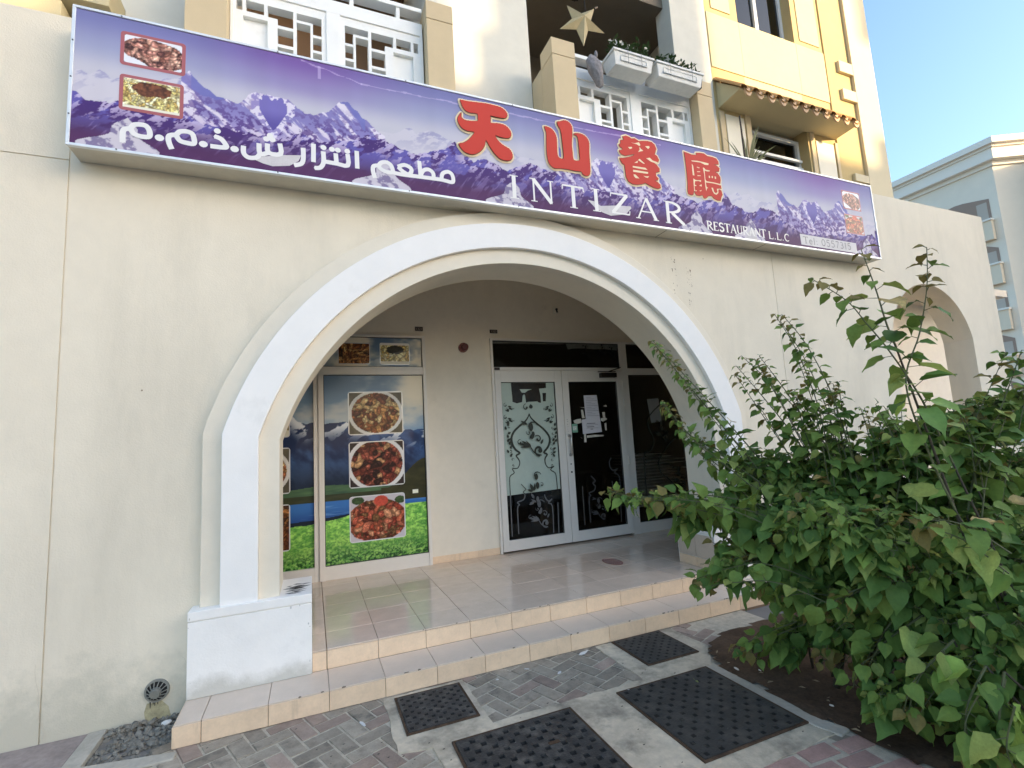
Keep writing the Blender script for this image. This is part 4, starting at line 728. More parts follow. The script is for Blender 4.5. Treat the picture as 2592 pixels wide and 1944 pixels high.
# ------------------------------------------------------------------ notices, plates, bell
paper=mat('white notice paper',(.66,.64,.68),.8,8,.04); pink=mat('faint grey print',(.40,.38,.42),.8); pdark=mat('dark print',(.12,.11,.13),.8)
def notice(nm,poly,y,label,lines,dark=()):
    t=Flat(y); t.poly(poly); o=t.build(nm,paper,None); tag(o,label,'notice','papers taped to the right door leaf')
    x0=min(p[0] for p in poly);x1=max(p[0] for p in poly);z1=max(p[1] for p in poly)
    g_=Flat(y-.0006); d_=Flat(y-.0008)
    for (z,a,b) in lines: g_.poly([(x0+a,z1-z),(x0+b,z1-z),(x0+b,z1-z+.006),(x0+a,z1-z+.006)])
    for (z,a,b) in dark: d_.poly([(x0+a,z1-z),(x0+b,z1-z),(x0+b,z1-z+.008),(x0+a,z1-z+.008)])
    if lines: g_.build('print',pink,o)
    if dark: d_.build('print',pdark,o)
    return o
notice('paper_notice',[(5.495,2.088),(5.694,2.088),(5.716,1.79),(5.50,1.78)],1.818,'upper notice, tall plain sheet with faint grey lines taped to the right door',[(.03+.022*k,.03,.11+.05*((k*7)%3)) for k in range(12)])
notice('paper_notice',[(5.440,1.772),(5.716,1.80),(5.732,1.602),(5.443,1.585)],1.8165,'lower notice, wider sheet with a dark heading taped to the right door',[(.10,.06,.24),(.115,.06,.17),(.145,.06,.24)],[(.085,.07,.2),(.16,.12,.16),(.13,.07,.18)])
sc=mat('torn tape remnants',(.62,.58,.50),.7,12,.2)
f=Flat(1.8200)
for p in ([(5.32,1.765),(5.37,1.78),(5.43,1.785),(5.44,1.735),(5.38,1.72),(5.33,1.73)],[(5.44,1.90),(5.47,1.90),(5.49,1.79),(5.45,1.79)],[(5.42,1.935),(5.50,1.93),(5.50,1.922)],[(5.73,1.78),(5.80,1.79),(5.83,1.765),(5.76,1.735),(5.73,1.75)],[(5.76,1.86),(5.80,1.86),(5.80,1.79),(5.765,1.79)],[(5.78,1.71),(5.81,1.72),(5.81,1.62),(5.785,1.62)],[(5.50,1.565),(5.62,1.57),(5.76,1.56),(5.75,1.545),(5.50,1.535)],[(5.46,1.585),(5.49,1.585),(5.49,1.48),(5.455,1.48)],[(5.39,1.55),(5.43,1.535),(5.43,1.53)],[(5.78,1.94),(5.83,1.955),(5.84,1.93)]): f.poly(p)
tag(f.build('tape_remnants',sc,None),'torn strips of tape and paper left around the two notices on the right door','tape')
o=tag(Flat(1.8195).poly(rrect(5.293,5.372,1.612,1.722,.006)).build('green_sticker',mat('green sticker',(.20,.42,.30),.5),None),'small green and white sticker at the left edge of the right door glass','sticker')
f=Flat(1.8185); f.poly([(5.305,1.64),(5.36,1.64),(5.36,1.69),(5.305,1.69)]); f.build('print',mat('sticker white',(.7,.74,.68),.5),o); text_mesh('12',.038,mat('green sticker',(.2,.42,.3)),o,5.308,1.8178,1.645)
o=tag(Flat(1.851).poly([(6.52,2.02),(6.72,2.03),(6.74,1.70),(6.56,1.69)]).build('paper_notice',mat('shaded notice paper',(.30,.30,.29),.8),None),'dim sheet of paper taped inside the right hand window','notice')  # window sheet's paper colour greyed to look shaded
f=Flat(1.7945)
for k,z in enumerate((1.78,1.755,1.72,1.69,1.66,1.63)): f.disc((5.215+.004*(k%2),z),.004 if k>2 else .006,n=6)
f.build('peeled_lettering',mat('faded door lettering',(.34,.30,.27),.6),d2)
plm=mat('dark brown number plate',(.035,.018,.014),.4); dig=mat('plate digits',(.42,.38,.33),.5)
def plate(x,z,w_,h_,txt,label):
    o=MB().box(x-w_/2,x+w_/2,1.842,1.8495,z-h_/2,z+h_/2).build('number_plate',plm,None,.001); tag(o,label,'number plate','small dark number plates on the porch wall')
    if txt: text_mesh(txt,h_*.6,dig,o,x,1.8412,z-h_*.3,center=True)
plate(3.372,2.905,.092,.05,'1321','dark number plate on the wall above the landscape film window')
plate(4.298,2.905,.10,.045,'1322','dark number plate on the wall above the left end of the door transom')
o=MB().box(4.262,4.335,1.794,1.7995,2.416,2.447).build('number_plate',plm,None,.001); tag(o,'tiny dark plate stuck on the white bar right above the left door leaf','number plate','small dark number plates on the porch wall')
red=mat('dark red bell housing',(.17,.018,.016),.35,coat=.3); bell=thing('fire_alarm_sounder',(3.893,1.85,2.69),'round dark red fire alarm sounder on the wall between window and door','alarm')
MB().cyl((3.893,1.849,2.69),(3.893,1.80,2.69),.058,.055,n=24).build('base',red,bell,.003); MB().cyl((3.899,1.80,2.69),(3.899,1.765,2.69),.047,.042,n=24).cyl((3.899,1.765,2.69),(3.899,1.762,2.69),.036,.030,n=24).build('horn',mat('deep red plastic',(.11,.012,.012),.3),bell,.002)
cmb=thing('wall_sensor',(5.166,1.85,3.20),'small beige box with a black lens high on the porch wall','sensor')
B('box',cream2,cmb,5.135,5.205,1.815,1.849,3.17,3.255,bevel=.004); MB().cyl((5.176,1.815,3.225),(5.176,1.795,3.22),.014,n=12).cyl((5.176,1.808,3.225),(5.18,1.80,3.18),.011,n=8).build('lens',black,cmb)
# oval floor sticker
f=MB(); n=28; cx,cy=5.085,.80
fo=[]
def oval(rx,ry,z,nm,m,par,seg=None):
    mb=MB(); mb.add([(cx,cy,z)]+[(cx+rx*math.cos(2*math.pi*i/n),cy+ry*math.sin(2*math.pi*i/n),z) for i in range(n)],[(0,i+1,(i+1)%n+1) for i in range(n)]); return mb.build(nm,m,par)
fs_=tag(oval(.085,.15,ZU+.0012,'floor_sticker',mat('faded red floor sticker',(.30,.07,.06),.35),None),'faded red oval sticker on the porch floor in front of the doors','sticker')
oval(.072,.135,ZU+.0018,'inner_oval',mat('worn pinkish sticker',(.40,.28,.24),.3),fs_)
mb=MB()
for k in range(9):
    y=cy+.10-k*.025; hw=.06*math.sqrt(max(.05,1-((y-cy)/.13)**2))
    for q in range(4):
        a=cx-hw+2*hw*q/4+jit(.004); mb.add([(a,y-.006,ZU+.0024),(a+.018,y-.006,ZU+.0024),(a+.018,y+.004,ZU+.0024),(a,y+.004,ZU+.0024)],[(0,1,2,3)])
mb.build('worn_print',mat('faded red floor sticker',(.3,.07,.06)),fs_)
# ------------------------------------------------------------------ wall drain
dg=mat('grey plastic drain',(.24,.24,.21),.6,12,.15); dr=thing('drain_outlet',(1.325,.08,.165),'round grey drain grille low on the cream wall beside the gravel','drain')
mb=MB(); n=32; cx0,cz0=1.325,.163
for (ra,rb,y) in ((.066,.054,.068),):
    vs=[];fs=[]
    for i in range(n):
        a=2*math.pi*i/n; vs+=[(cx0+ra*math.cos(a),.0795,cz0+ra*math.sin(a)),(cx0+ra*.97*math.cos(a),y,cz0+ra*.97*math.sin(a)),(cx0+rb*math.cos(a),y,cz0+rb*math.sin(a)),(cx0+rb*math.cos(a),.076,cz0+rb*math.sin(a))]
    for i in range(n):
        j=(i+1)%n
        for k in range(3): fs.append((i*4+k,j*4+k,j*4+k+1,i*4+k+1))
    mb.add(vs,fs)
mb.build('ring',dg,dr); 
MB().cyl((cx0,.0785,cz0),(cx0,.076,cz0),.056,n=24).build('opening',black,dr)
MB().cyl((cx0-.004,.078,cz0-.006),(cx0-.008,.050,cz0-.012),.030,.027,n=20).build('cap',dg,dr,.002)
sp=MB()
for k in range(14):
    a=2*math.pi*k/14; c,s_=math.cos(a),math.sin(a)
    sp.hexa([(cx0-.006+.026*c-.0025*s_,.052,cz0-.01+.026*s_+.0025*c),(cx0-.006+.026*c+.0025*s_,.052,cz0-.01+.026*s_-.0025*c),(cx0+.058*c+.0025*s_,.066,cz0+.058*s_-.0025*c),(cx0+.058*c-.0025*s_,.066,cz0+.058*s_+.0025*c)],
            [(cx0-.006+.026*c-.0025*s_,.056,cz0-.01+.026*s_+.0025*c),(cx0-.006+.026*c+.0025*s_,.056,cz0-.01+.026*s_-.0025*c),(cx0+.058*c+.0025*s_,.070,cz0+.058*s_-.0025*c),(cx0+.058*c-.0025*s_,.070,cz0+.058*s_+.0025*c)])
sp.build('spoke',dg,dr)
f=Flat(.0785)
for x,l in ((1.292,.045),(1.307,.025),(1.315,.035),(1.330,.03)): f.poly([(x-.004,.112),(x+.004,.112),(x+.002,.112-l),(x-.001,.112-l)])
f.build('drip_stain',gm,dr)
st2=mat('ochre seep stain',(.40,.36,.22),.9,30,.3); f=Flat(.0792); f.poly([(1.275,.10),(1.30,.095),(1.35,.10),(1.385,.06),(1.40,.0),(1.27,0),(1.262,.05)]); f.build('seep_stain',st2,dr)
# ------------------------------------------------------------------ shop sign
U0,V0,YS,YSB=.83,3.50,-.12,.078; SW,SH=7.835,.945
sign=thing('shop_sign',(4.75,.08,3.5),'long purple restaurant sign box with snowy mountains and red Chinese characters','sign')
B('sign_box',sign_under,sign,U0,U0+SW,-.10,YSB,V0,V0+SH)
for x in (5.42,6.75): B('soffit_seam',mat('dark soffit joint',(.10,.09,.07),.8),sign,x,x+.006,-.098,YSB-.002,V0-.0015,V0+.01)  # dark joints between the soffit panels
tr=MB(); tr.box(U0-.004,U0+SW+.004,-.126,-.098,V0-.004,V0+.014).box(U0-.004,U0+SW+.004,-.126,-.098,V0+SH-.013,V0+SH+.004).box(U0-.0045,U0+.014,-.1255,-.098,V0+.014,V0+SH-.013).box(U0+SW-.010,U0+SW+.0045,-.1255,-.098,V0+.014,V0+SH-.013)
tr.build('trim',alu_sign,sign,.002)
rvm=MB().cyl((0,0,0),(0,-.003,0),.005,n=8).mesh('rivet'); rvm.materials.append(mat('dark rivet',(.12,.12,.12),.4,metal=.7))
for k in range(9):
    for z in (V0+SH-.008,V0+.009): link('rivet',rvm,sign,None,(U0+.25+k*.92,-.126,z))
for z in (3.7,3.95,4.2): link('rivet',rvm,sign,None,(U0+.006,-.126,z))
MB().box(U0+SW-.02,U0+SW+.035,-.02,.05,V0+SH+.004,V0+SH+.03).build('bracket',alu_sign,sign); MB().box(U0+SW+.005,U0+SW+.06,.0,.06,V0+SH-.06,V0+SH-.035).build('bracket',alu_sign,sign)
XI=lambda r:(np.array([p[0] for p in r]),np.array([p[1] for p in r]))
def ridge(r,X,off=0,out=-1): 
    x,z=XI(r); o=np.argsort(x); return np.interp(X-off,x[o],z[o],left=out,right=out)
def mural(X,Z):
    u=X-U0; v=Z-V0; P=2.78
    ph=(u-1.14)%P; 
    pur=np.exp(-((np.minimum(ph,P-ph)-.05)/.7)**2)*.0+np.exp(-(((u-1.35+P/2)%P-P/2)/.55)**2)
    top=mixc(C(112,118,168),C(112,78,152),pur*.9+.12*fbm(u*2,v*2,2)); mid=mixc(C(152,158,188),C(140,124,176),pur*.7); low=C(196,196,204)
    c=mixc(low,mid,sstep(.52,.72,v)); c=mixc(c,top,sstep(.68,.93,v))
    # right side slightly more magenta, faded
    n1=fbm(u*9,v*13,5); n2=fbm(u*26+v*9,v*30,4); n3=fbm(u*16-v*14,v*20+3,5)
    jag=.012*(vn(u*60,u*0)-.5)+.018*(vn(u*24,u*0+4)-.5)
    far=np.maximum.reduce([ridge(R_FAR1,u),ridge(R_FAR2,u),ridge(R_FAR3,u),ridge(R_FAR2,u,-2.78),ridge(R_FAR3,u,-2.78*1)])+jag*.7
    far=np.maximum(far,.44+.05*fbm(u*3,u*0,3))
    fc=mixc(C(204,202,210),C(160,160,190),sstep(.5,.62,n3)); fc=mixc(fc,C(205,202,208),sstep(.55,.35,v)*.8)
    c=np.where((v<far)[...,None],fc,c)
    mn=np.full(u.shape,-1.)
    for h in (1.14,3.94,6.70): mn=np.maximum(mn,ridge(R_MAIN,u,h-1.14))
    mn=mn+jag
    shade=sstep(.47,.55,fbm(u*16+v*12,v*11+u*4,6)); rk=sstep(.50,.56,fbm(u*34+v*12,v*38-u*8,4))
    mc=mixc(C(226,220,230),C(104,98,168),shade*.8); mc=mixc(mc,C(78,52,120),rk*.85*sstep(.66,.28,v)); mc=mixc(mc,C(196,176,204),sstep(.45,.25,v)*.45*(1-rk))
    for h in (1.14,3.94,6.70):
        for pk,sgn,wd_ in ((-.50,1,.34),(.63,-1,.30)):
            d=(u-(h+pk))*sgn; z0=mn; m=(d>0)&(d<wd_)&(v>z0-.10+.16*(d/wd_)-.0)&(v>.45-.05*(d>wd_*.7)); mc=np.where(m[...,None],mixc(C(98,100,170),C(120,122,186),n1),mc)
    c=np.where((v<mn)[...,None],mc,c)
    # pointed lighter heart shaped gap in the peaks
    for hx,hz in ((1.14,.47),(3.94,.47),(6.70,.46)):
        a=(u-hx)/.088; b=(v-hz)/.11; hb=np.abs(a); hs=(hb<1)&(b<.75+.22*np.sin(hb*3.1)-.2*(hb>.8)+.25*(vn(u*90,u*0)-.5))&(b>-1.35*(hb**.8)*0-1.35+1.35*hb**1.2)
        ed=(np.abs(a)<1.6)&(b<1.2)&(b>-2.0+1.2*hb**1.1)&(v<mn)&(n2>.40); c=np.where(ed[...,None],mixc(C(226,220,232),C(140,128,186),rk*.9),c)
        c=np.where(hs[...,None],mixc(C(112,104,176),C(80,70,146),sstep(.2,-1.2,b)),c)
    dk=ridge(R_DARK,u,0,.35)+jag*1.2
    x,z=XI(R_DARK)
    rk2=fbm(u*11-v*8,v*12+8,5); hl=sstep(.55,.66,n3)
    dc=mixc(C(92,84,164),C(62,36,104),sstep(.42,.54,rk2)); dc=mixc(dc,C(206,194,220),sstep(.53,.58,fbm(u*30-v*22,v*30+3,4))*sstep(dk-.26,dk-.01,v)*.85); dc=mixc(dc,C(66,38,80),sstep(.30,.08,v)*.8)
    dc=mixc(dc,C(150,134,184),sstep(.60,.66,fbm(u*30-v*22,v*6+u*3,3))*.5*sstep(.32,.1,v))
    c=np.where((v<dk)[...,None],dc,c)
    base=.10+.05*fbm(u*3,u*0+2,3); c=mixc(c,C(76,36,78),sstep(base+.03,base-.05,v)*.85)
    for k,h in enumerate((.30,1.93,2.98,4.98,5.72,7.62)):
        a=(u-h); wdt=.16*(1-np.clip(v/.24,0,1))*(1+.25*np.sin(v*40)); pt=(a>-wdt*1.5)&(a<wdt)&(v<.24)&(v>0)
        c=np.where(pt[...,None],mixc(C(206,200,206),C(128,118,150),sstep(.5,.62,n2)),c)
    # faded vertical banding and peeling film marks
    c=c*(1+.03*(vn(u*14,u*0+7)-.5))[...,None]; c=mixc(c,C(176,160,190),.10+.05*fbm(u*1.2,v*2,2))
    for a0,b0,a1,b1 in ((1.33,.92,1.75,.83),(1.75,.83,3.2,.86),(3.2,.86,4.6,.88),(1.45,.90,1.46,.80)):
        t_=np.clip((u-a0)/(a1-a0+1e-6),0,1); zz=b0+(b1-b0)*t_+.006*(vn(u*12,u*0)-.5)*2; m=(u>=min(a0,a1)-.004)&(u<=max(a0,a1)+.004)&(np.abs(v-zz)<.006*(.3+1.2*vn(u*25,u*0+9))) if abs(a1-a0)>.05 else (np.abs(u-a0)<.010)&(v<b0)&(v>b1)
        c=np.where(m[...,None],c*.55+C(215,200,230)*.45,c)
    c=(c/255.0)**1.02*260
    return c
print_grid('printed_panel',U0+.013,U0+SW-.009,V0+.013,V0+SH-.012,-.1185,1500,190,mural,attr_mat('printed vinyl banner',.5,0,.18),sign)
YL_=-.1190
lred=mat('red letter vinyl',(.60,.060,.042),.55,spec=.15); lyel=mat('cream letter outline',(.88,.72,.47),.5,spec=.2); lbrn=mat('brown letter edge',(.22,.06,.02),.5); lwht=mat('white letter vinyl',(.82,.80,.77),.4)
sh_=lambda P_:[(p[0]+U0,p[1]+V0) for p in P_]
HL=['first','second','third','fourth']
for k,(outl,cuts) in enumerate(HAN):
    p=smooth_pts(sh_(outl),2,True) if k<2 else [Vector(q) for q in sh_(outl)]
    f=Flat(YL_-.0002); f.poly(p); f.ribbon(p,.040,True); o=f.build('letter',lyel,sign)
    yo=YL_-.0002-f.k*3e-5-.0004
    f=Flat(yo); f.ribbon(p,.011,True); f.build('letter_edge',lbrn,o); yo-=f.k*3e-5+.0002
    f=Flat(yo); f.poly(p); f.build('letter_fill',lred,o); yo-=.0004
    if cuts:
        f=Flat(yo)
        for c_ in cuts: f.poly(sh_(c_))
        f.build('letter_gap',lyel,o)
for L_ in ARABIC:
    f=Flat(YL_-.0003)
    for k_,pts in L_:
        q=sh_(pts)
        if k_=='d': f.disc(q[0],.026 if len(L_)==1 else .021,.023 if len(L_)==1 else .020)
        else:
            f.ribbon(smooth_pts(q,3) if len(q)>2 else q,.032)
            for e in (0,-1): pass
    f.build('letter',lwht,sign)
f=Flat(YL_-.0002)
for T_ in TEAR: f.poly(sh_(T_))
f.build('torn_film_patch',mat('bare banner backing',(.62,.58,.58),.6,14,.12),sign)
# simple serif letters, unit height
def G(f,ch,x,z,h,wd,th=.16,tn=.07):
    W_=lambda a:x+a*wd
    H_=lambda b:z+b*h
    def bar(a0,b0,a1,b1,t): f.ribbon([(W_(a0),H_(b0)),(W_(a1),H_(b1))],t*h)
    def ser(a,b,l=.16):
        lx=l*h; f.poly([(W_(a)-lx,H_(b)-.02*h),(W_(a)+lx,H_(b)-.02*h),(W_(a)+lx,H_(b)+.02*h),(W_(a)-lx,H_(b)+.02*h)])
    def arc(cx,cz,rx,rz,a0,a1,t0,t1=None,n=10):
        pts=[(W_(cx)+rx*wd*math.cos(R(a0+(a1-a0)*i/n)),H_(cz)+rz*h*math.sin(R(a0+(a1-a0)*i/n))) for i in range(n+1)]
        ws=[h*(t0+( (t1 or t0)-t0)*math.sin(math.pi*i/n)) for i in range(n+1)]; f.ribbon(pts,ws)
    if ch=='I': bar(.5,0,.5,1,th); ser(.5,.02,.19);ser(.5,.98,.19)
    if ch=='N': bar(.16,0,.16,1,tn); bar(.16,.97,.84,.03,th); bar(.84,0,.84,1,tn); ser(.16,.02,.14); ser(.84,.98,.14); ser(.10,.98,.10)
    if ch=='T': bar(.5,0,.5,1,th); bar(.04,.96,.96,.96,tn); ser(.5,.02,.18); bar(.04,.98,.02,.78,.05); bar(.96,.98,.98,.78,.05)
    if ch=='Z': bar(.08,.96,.92,.96,tn); bar(.88,.96,.12,.04,th); bar(.08,.04,.94,.04,tn); bar(.08,.98,.06,.80,.05); bar(.94,.02,.97,.22,.05)
    if ch=='A': bar(.12,.02,.50,1,tn); bar(.50,1,.86,.02,th); bar(.28,.36,.70,.36,.06); ser(.12,.02,.13); ser(.86,.02,.15)
    if ch=='R': bar(.20,0,.20,1,th); arc(.28,.74,.46,.23,90,-90,tn,th*.9); bar(.2,.97,.30,.97,tn); bar(.2,.51,.34,.51,tn); bar(.38,.5,.90,.02,th*.9); ser(.20,.02,.16); ser(.92,.02,.10); ser(.14,.98,.12)
    if ch=='E': bar(.22,0,.22,1,th); bar(.22,.96,.85,.96,tn); bar(.22,.52,.70,.52,tn); bar(.22,.04,.88,.04,tn); bar(.86,.98,.86,.80,.05); bar(.9,.02,.9,.22,.05); ser(.18,.02,.1)
    if ch=='L': bar(.25,0,.25,1,th); bar(.25,.04,.9,.04,tn); bar(.9,.02,.93,.24,.05); ser(.25,.98,.16); ser(.2,.02,.12)
    if ch=='S': arc(.5,.74,.34,.22,20,270,tn,th); arc(.5,.27,.36,.24,90,-160,th,th)
    if ch=='U': bar(.2,.3,.2,1,th); bar(.82,.3,.82,1,tn); arc(.51,.3,.31,.26,180,360,th,tn); ser(.2,.98,.14); ser(.82,.98,.11)
    if ch=='C': arc(.54,.5,.42,.47,48,312,tn,th); bar(.85,.95,.87,.70,.05)
    if ch=='.': f.disc((W_(.5),H_(.08)),.08*h,n=8)
    if ch==':': f.disc((W_(.5),H_(.10)),.07*h,n=8); f.disc((W_(.5),H_(.55)),.07*h,n=8)
    if ch=='e': arc(.5,.32,.36,.30,0,325,tn,tn*1.4); bar(.15,.34,.86,.34,tn)
    if ch=='l': bar(.5,0,.5,1,th*.8); ser(.5,.02,.12)
    if ch=='0': arc(.5,.5,.36,.46,0,360,th*.8,th*.8,16)
    if ch=='5': bar(.25,.95,.82,.95,tn*1.3); bar(.25,.95,.22,.55,tn*1.2); arc(.46,.32,.36,.30,120,-140,th*.7)
    if ch=='7': bar(.15,.94,.85,.94,tn*1.4); bar(.83,.94,.38,0,th*.7)
    if ch=='3': arc(.45,.74,.32,.22,140,-90,th*.6); arc(.45,.28,.36,.26,90,-140,th*.7)
    if ch=='1': bar(.5,0,.5,.96,th*.8); bar(.5,.96,.28,.82,tn); ser(.5,.02,.14)
for ch,xa,xb,z0,z1 in INT:
    f=Flat(YL_-.0010); G(f,ch,xa+U0+.008,z0+V0+.008,(z1-z0)-.016,(xb-xa)-.016,.17,.075); f.build('letter',lwht,sign)
x=5.085
for ch,wd_ in zip('RESTAURANT',(.088,.074,.074,.082,.086,.086,.088,.086,.086,.08)):
    f=Flat(YL_-.0010); G(f,ch,x+U0,.054+V0,.095,wd_,.19,.09); f.build('letter',lwht,sign); x+=wd_
x=5.945
for ch,wd_ in zip('L.L.C',(.078,.03,.078,.03,.086)):
    f=Flat(YL_-.0010); G(f,ch,x+U0,.052+V0,.085,wd_,.17,.09); f.build('letter',lwht,sign); x+=wd_+.006
f=Flat(YL_-.0003); f.poly([(6.443+U0,.165+V0),(6.448+U0,.040+V0),(7.40+U0,.030+V0),(7.40+U0,.155+V0)]); tb=f.build('phone_label',mat('off white label',(.62,.60,.60),.5,10,.06),sign)
x=6.485; grey=mat('grey label print',(.22,.21,.22),.5); f=Flat(YL_-.0010)
for ch,wd_ in zip('Tel: 0557315',(.085,.065,.035,.04,.04,.075,.072,.072,.070,.070,.05,.07)):
    if ch!=' ': G(f,ch,x+U0,.058+V0,.082,wd_,.15,.09)
    x+=wd_+.006
f.build('lettering',grey,tb)
rb=mat('dull red photo border',(.40,.105,.11),.4)
card(U0+.247,U0+.606,V0+.603,V0+.842,YL_,'kebab',21,sign,.021,rb,.02,label='picture of grilled meat on a white plate, red border')
card(U0+.250,U0+.600,V0+.290,V0+.538,YL_,'noodle',22,sign,.021,rb,.02,label='picture of noodles with meat, red border')
card(U0+7.262,U0+7.590,V0+.574,V0+.811,YL_,'kebab',23,sign,.014,rb,.008,label='faded picture of a white plate at the right end')
card(U0+7.256,U0+7.588,V0+.270,V0+.511,YL_,'red',24,sign,.014,rb,.008,label='picture of a red dish at the right end')
f=Flat(.0785); rdr=random.Random(3)
for (x,z0,z1) in ((5.60,2.86,3.32),(5.64,3.0,3.3),(5.78,2.7,3.28),(5.80,2.86,3.2),(5.83,3.0,3.22)):
    for k in range(12):
        z=rdr.uniform(z0,z1); r_=rdr.uniform(.001,.0045); f.poly([(x+rdr.gauss(0,.006)-r_,z),(x+rdr.gauss(0,.004)+r_,z),(x,z-r_*rdr.uniform(2,7))])
for (x,z) in ((6.02,3.33),(3.35,3.1),(1.2,2.0),(6.4,1.9),(8.3,3.1)): f.disc((x,z),.006,n=6)
tag(f.build('drip_stain',mat('brown drip marks',(.26,.20,.13),.9),bld),kind='stuff')
# ------------------------------------------------------------------ upper storeys
YP=.62
apt=thing('apartment_block',(5,1.5,4.4),'upper storeys with beige posts, white lattice balconies and a sunlit yellow bay','apartment block')
def AB(n,m,*a,bevel=.004): return B(n,m,apt,*a,bevel=bevel)
AB('pier',greyw,.765,1.52,YP,2.4,4.42,12)
AB('pier',greyw,3.30,4.425,YP,2.4,4.42,12)
AB('pier',greyw,6.46,7.052,YP,.885,4.42,12)
AB('balcony_side_wall',greyw,6.80,7.05,.886,2.4,4.42,12)
for x0,x1 in ((1.521,3.299),(4.426,6.799)):
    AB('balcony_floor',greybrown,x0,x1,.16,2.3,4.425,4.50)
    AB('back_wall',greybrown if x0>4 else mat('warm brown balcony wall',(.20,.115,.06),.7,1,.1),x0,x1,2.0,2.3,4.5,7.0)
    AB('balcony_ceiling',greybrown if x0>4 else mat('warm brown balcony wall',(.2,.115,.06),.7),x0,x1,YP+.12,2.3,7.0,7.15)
    AB('lintel',greyw,x0,x1,YP,YP+.12,7.4,12)
AB('side_parapet',beige,4.427,4.70,.40,.619,4.42,5.345)
for k in range(4): AB('door_panel',mat('pale balcony door',(.42,.38,.30),.6),1.9+.32*k,2.14+.32*k,1.97,1.999,4.5,5.0)
# left lit ledge of the next bay
AB('ledge',pale_yellow,-3,.60,.30,.62,4.42,4.80); AB('ledge',pale_yellow,-3,.868,.30,.62,4.84,5.1); AB('wall_recess',greybrown,.60,.765,.5,.7,4.42,4.84)
AB('wall_left',greyw,-3,.764,.9,2.4,4.42,12)
def post(x0,x1,cap=True):
    p=MB().box(x0,x1,.15,.40,4.42,5.322).box(x0+.004,x1-.004,.154,.396,5.322,5.330).box(x0-.001,x1+.001,.149,.401,5.330,5.505).build('balcony_post',beige,apt,.003); return p
post(1.364,1.636); post(3.178,3.420); post(4.431,4.692); post(6.268,6.488)
# lattice balustrades: one unit, u measured from its outer edge towards the middle stile
ZC0=1.537
def zc(z): return ZC0+(z-ZC0)*1.0312
def railing(x0,x1,label):
    """x0..x1 overall; two mirrored lattice units with a middle stile"""
    r=MB(); YF=.27
    r.box(x0,x1,YF,YF+.10,5.475-.0,5.515)            # top rail
    r.box(x0,x1,YF,YF+.10,zc(5.125),zc(5.244))        # frieze
    rl=r.build('railing',lattice_white,apt,.003); rl['label']=label
    n=5
    for k in range(1,n): 
        x=x0+(x1-x0)*(k/n if k<n-1 else .86); B('slot_post',lattice_white,rl,x-.016,x+.016,YF+.01,YF+.09,zc(5.244),5.475)
    xm=(x0+x1)/2; mw=.055
    B('stile',lattice_white,rl,xm-mw,xm+mw,YF,YF+.10,4.5,zc(5.125)); B('stile',lattice_white,rl,x0,x0+.022,YF,YF+.1,4.5,zc(5.125)); B('stile',lattice_white,rl,x1-.022,x1,YF,YF+.1,4.5,zc(5.125))
    W=xm-mw-x0-.022; sU=W/.683
    for side in (0,1):
        def X(u): return x0+.022+u*sU if side==0 else x1-.022-u*sU
        def bar(u0,u1,z0,z1,y0=YF+.012,y1=YF+.09,nm='lattice_bar',m=lattice_white):
            a,b=sorted((X(u0),X(u1))); return B(nm,m,rl,a,b,y0,y1,zc(z0),zc(z1))
        bar(0,.683,5.050,5.124,nm='lattice_rail')                   # head
        bar(0,.018,4.45,5.05); bar(.645,.683,4.45,5.05)            # outer members
        bar(.060,.084,4.957,5.05); bar(.214,.240,4.957,5.05)
        bar(.018,.24,4.915,4.957,nm='lattice_panel'); bar(.24,.312,4.45,4.952,nm='lattice_panel'); bar(.018,.066,4.45,4.915,nm='lattice_panel'); bar(.066,.24,4.45,4.915,YF+.045,YF+.085,nm='sunk_panel')
        bar(.428,.454,4.45,5.05)
        for z in (4.875,4.715): bar(.312,.428,z,z+.026)
        bar(.454,.578,4.966,4.990); bar(.558,.578,4.45,4.966)
        for z in (4.870,4.735): bar(.578,.645,z,z+.022)
    return rl
railing(1.64,3.165,'white lattice balustrade of the left balcony, two square motifs mirrored')
railing(4.700,6.262,'white lattice balustrade below the flower boxes')
# ------------------------------------------------------------------ yellow bay
XA,XB=7.053,10.46
wx0,wx1=7.635,8.745
AB('bay_wall',yellow,XA,wx0,YP,2.4,4.42,12,bevel=0); AB('bay_wall',yellow,wx1,XB,YP,2.4,4.42,12,bevel=0)
AB('bay_wall',pale_yellow,wx0,wx1,YP,2.4,5.70,7.045,bevel=0); AB('bay_wall',yellow,wx0,wx1,YP,2.4,8.6,12,bevel=0)
for z0,z1 in ((4.42,5.70),(7.045,8.6)): AB('window_reveal',beige if z0<5 else yellow,wx0,wx1,.84,2.4,z0,z1,bevel=0)
def panelr(x0,x1,z0,z1,m,d=.012): return AB('raised_panel',m,x0,x1,YP-d,YP,z0,z1)
lowp=mat('pale plaster panel',(.80,.75,.62),.85,1,.04)
panelr(7.20,7.52,4.5,5.60,lowp); panelr(8.90,9.27,4.5,5.56,lowp)
AB('panel_frame',beige,7.54,7.634,YP-.02,YP,4.5,5.68); AB('panel_frame',beige,8.78,8.86,YP-.02,YP,4.5,5.66); AB('panel_frame',beige,7.09,7.17,YP-.02,YP,4.5,5.62); AB('panel_frame',beige,9.30,9.36,YP-.02,YP,4.5,5.60)
panelr(7.06,wx0-.002,6.24,7.04,pale_yellow); panelr(wx1+.002,9.34,6.24,7.04,pale_yellow); panelr(wx0-.0015,wx1+.0015,6.24,7.04,pale_yellow)
panelr(7.16,7.50,7.12,9.5,pale_yellow); panelr(8.85,9.27,7.12,9.5,pale_yellow)
AB('panel_frame',yellow,9.35,9.42,YP-.02,YP,4.42,12)
